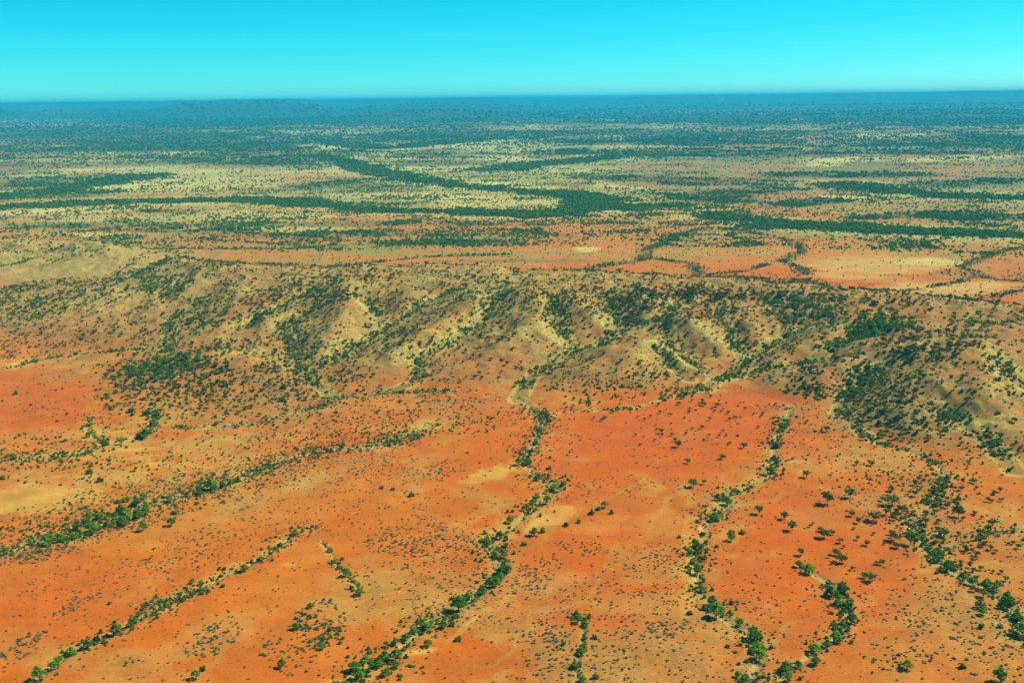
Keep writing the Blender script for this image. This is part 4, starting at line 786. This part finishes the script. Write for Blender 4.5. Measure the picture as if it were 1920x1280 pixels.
ORD = ['lowest', 'second up', 'third up'] + [w + ' up' for w in 'fourth fifth sixth seventh eighth ninth tenth eleventh twelfth thirteenth fourteenth fifteenth sixteenth seventeenth eighteenth nineteenth twentieth'.split()]
PLACE = {
 'central': 'the central creek past the cream patch', 'winding': 'the winding creek with pale left bank', 'branch': 'the short arm by the winding creek', 'corner': 'the creek leaving at lower right', 'tributary': 'the side creek from the right edge', 'slanting': 'the thin line crossing the lower left', 'thicket': 'the dense green belt at left',
 'knoll': 'the green line under the knoll', 'twig': 'the short spur below the knoll', 'foot': 'the line along the range foot', 'footright': 'the line under the right massif', 'dotted': 'the dotted line left of centre', 'gap': 'the row between red plain and range', 'stub': 'the short row at the bottom centre', 'pairs': 'the short row by the cream patch', 'lonely': 'the open plain left of centre', 'lowleft': 'the bushy bottom edge left of centre',
 'rightplain': 'the sparse plain at right', 'rightplain2': 'the plain below the right massif', 'saltclump': 'the bushy clump at bottom left centre', 'knollwood': 'the wooded knoll at left', 'knollslope': 'the slope of the wooded knoll', 'redplain': 'the deep red plain', 'redplain2': 'the deep red plain', 'massif': 'the right massif', 'footplain': 'the bushy ground below the range', 'dome': 'the brown dome of the range', 'leftred': 'the red plain at left', 'slopes': 'the slopes of the range', 'rangewood': 'the gully heads of the range', 'rangetop': 'the flat top of the range', 'headwood': 'the grove at the left gully head', 'peakwood': 'the pale peak at far left',
 'saltmeadow': 'the dense saltbush patch', 'saltknot': 'the saltbush knot above the cream patch', 'saltfringe': 'the fringe below the green belt', 'saltlower': 'the patches at bottom right centre', 'saltupper': 'the ground left of the winding creek', 'saltmid': 'the patch right of the central creek', 'saltbend': 'the knot beside the thin line', 'saltbend2': 'the bend of the winding creek', 'saltright': 'the open ground at lower right', 'saltleft': 'the plain above the thin line', 'saltcorner': 'the patches near the bottom left', 'saltthin': 'the plain right of the centre', 'saltthinleft': 'the lower left plain', 'saltthinright': 'the plain under the right massif', 'saltthinmid': 'the plain left of the centre', 'saltbare': 'the bare apron at bottom centre', 'saltbare2': 'the left bank of central creek', 'plain': 'the open orange plain', 'saltbetween': 'the plain beside the short arm', 'saltbetween2': 'the plain beyond the short arm', 'saltlow': 'the patch by the lower left edge', 'saltpair': 'the small patch above the thin line', 'saltnorth': 'the ground above the green belt'}
def place(src):
    s = src[2:] if src.startswith('h_') else src
    if s.startswith('gully'): return 'the gullies of the range'
    return PLACE.get(s, 'the open orange plain')

def look(kind, size):
    if kind == 'tree': return 'broad bright tree' if size > 8.5 else ('round green tree' if size > 6.2 else 'small green tree')
    if kind == 'mulga': return 'flat-crowned olive acacia' if size > 5 else 'small olive acacia'
    if kind == 'shrub': return 'large dark shrub' if size > 4 else 'rounded dark shrub'
    return 'wide grey saltbush' if size > 2.6 else 'small grey saltbush'

SPEC = {   # kind: object name, category, group, meshes, size->height factor
 'tree': ('creek_tree', 'tree', 'green trees of the creeks', GUMS, 1.02), 'mulga': ('acacia_tree', 'tree', 'acacias of the plain and range', MULGAS, 1.0),
 'shrub': ('dark_shrub', 'shrub', 'dark shrubs', SHRUBS, 1.0), 'salt': ('saltbush', 'shrub', 'saltbushes of the plain', SALTS, 1.0)}
COVER = {'tree': ('distant_trees', 'green trees crowding the gullies and creek lines of the range', 'trees'), 'mulga': ('acacia_scrub', 'olive acacia scrub scattered over the hill range', 'scrub'), 'shrub': ('shrubbery', 'dark low shrubs dotted over the range and plains', 'shrubs'), 'salt': ('saltbush_cover', 'grey green saltbush strewn over the orange plain', 'saltbush')}

for kind, (oname, cat, group, meshes, fac) in SPEC.items():
    X, Y, SZ, SRC = gather(kind)
    # thin out plants that would stand inside one another
    order = np.argsort(np.where([s.startswith('h_') for s in SRC], 0, 1), kind='stable')
    cell = {}; keep = []
    for i in order:
        c = (int(X[i] // 2.0), int(Y[i] // 2.0))
        ok = True
        rr = SZ[i] * (.33 if kind in ('tree', 'mulga') else .42)
        for a in range(c[0] - 2, c[0] + 3):
            for b_ in range(c[1] - 2, c[1] + 3):
                for j in cell.get((a, b_), ()):
                    if (X[i] - X[j]) ** 2 + (Y[i] - Y[j]) ** 2 < rr * rr: ok = False; break
                if not ok: break
            if not ok: break
        if ok: keep.append(i); cell.setdefault(c, []).append(i)
    keep = np.array(keep); X, Y, SZ, SRC = X[keep], Y[keep], SZ[keep], SRC[keep]
    Z_ = fields(X, Y)['z']
    US, VS = sheet(X, Y, Z_)
    vis = (US > 4) & (US < 1916) & (VS > 0) & (VS < 1276)
    app = SZ / np.sqrt(X * X + Y * Y + (H - Z_) ** 2) * vis
    pick = np.argsort(-app)[:300]
    rest = np.ones(len(X), bool); rest[pick] = False
    # labels: look, place, and the count upwards from the bottom of the picture
    label = {}
    def name_them(ids, lk, pl):
        if len(ids) == 1: label[ids[0]] = '%s in %s' % (lk, pl); return
        ids = sorted(ids, key=lambda i: -VS[i])
        for n, i in enumerate(ids): label[i] = '%s, %s in %s' % (lk, ORD[n], pl)
    def divide(ids, lk, pl):
        if len(ids) <= 14: name_them(ids, lk, pl); return
        mu = np.median([US[i] for i in ids])
        for side, part in (('left', [i for i in ids if US[i] <= mu]), ('right', [i for i in ids if US[i] > mu])):
            if len(part) <= 14: name_them(part, lk, '%s half of %s' % (side, pl)); continue
            mv = np.median([VS[i] for i in part])
            for row, q in (('upper', [i for i in part if VS[i] < mv]), ('lower', [i for i in part if VS[i] >= mv])):
                if len(q) <= 20: name_them(q, lk, '%s %s of %s' % (row, side, pl))
                else:
                    for i in q: label[i] = '%s in %s %s of %s' % (lk, row, side, pl)
    byplace = {}
    for i in pick: byplace.setdefault((look(kind, SZ[i]), place(SRC[i])), []).append(i)
    for (lk, pl), ids in byplace.items():
        if ids: divide(ids, lk, pl)
    for n, i in enumerate(pick):
        k = int(rng.integers(0, len(meshes))); turn = float(rng.uniform(0, 6.283)); hs = SZ[i] * fac * float(rng.uniform(.85, 1.15))
        loc = (X[i], Y[i], Z_[i] - .03); sc = (SZ[i], SZ[i], hs)
        if kind in ('tree', 'mulga'):
            e = bpy.data.objects.new(oname, None); S.collection.objects.link(e); e.empty_display_size = .5
            for nm_, m in zip(('trunk', 'crown'), meshes[k]):
                o = bpy.data.objects.new(nm_, m); S.collection.objects.link(o); o.parent = e
        else:
            e = bpy.data.objects.new(oname, meshes[k]); S.collection.objects.link(e)
        e.location = loc; e.rotation_euler = (0, 0, turn); e.scale = sc
        e['label'] = label[i]; e['category'] = cat; e['group'] = group
    forms = [joined(m, oname + '_whole') for m in meshes] if kind in ('tree', 'mulga') else meshes
    nm_, lab, ct = COVER[kind]
    cover(nm_, lab, ct, forms, X[rest], Y[rest], Z_[rest] - .03, SZ[rest], fac)

X, Y, SZ, SRC = gather('far'); Z_ = fields(X, Y)['z']
cover('woodland', 'dark green woodland and river forest on the far plain', 'woodland', GROVES, X, Y, Z_ - .1, SZ, 1.15)

# ------------------------------------------------------------------ the hazy air between here and the horizon
hz = bpy.data.meshes.new('haze')
_z = np.empty(len(ground_me.vertices) * 3, np.float32); ground_me.vertices.foreach_get('co', _z); _z = _z[2::3]
B, z0, z1 = 380000.0, float(_z.min()) - 1.0, max(H, float(_z.max())) + 6.0
print('ground', _z.min(), _z.max())
hz.from_pydata([(sx * B, sy * B, z) for z in (z0, z1) for sx, sy in ((-1, -1), (1, -1), (1, 1), (-1, 1))], [], [(3, 2, 1, 0), (4, 5, 6, 7), (0, 1, 5, 4), (1, 2, 6, 5), (2, 3, 7, 6), (3, 0, 4, 7)])
haze = bpy.data.objects.new('haze', hz); S.collection.objects.link(haze)
haze['kind'] = 'stuff'; haze['label'] = 'thin blue haze lying over the whole plain'; haze['category'] = 'haze'
hm_ = bpy.data.materials.new('haze_air'); hm_.use_nodes = True
for n in list(hm_.node_tree.nodes): hm_.node_tree.nodes.remove(n)
_o = hm_.node_tree.nodes.new('ShaderNodeOutputMaterial'); _v = hm_.node_tree.nodes.new('ShaderNodeVolumePrincipled')
_v.inputs['Color'].default_value = (0.04, 0.74, 1.0, 1); _v.inputs['Density'].default_value = 3.6e-5; _v.inputs['Anisotropy'].default_value = 0.0
hm_.node_tree.links.new(_v.outputs[0], _o.inputs['Volume'])
hz.materials.append(hm_)
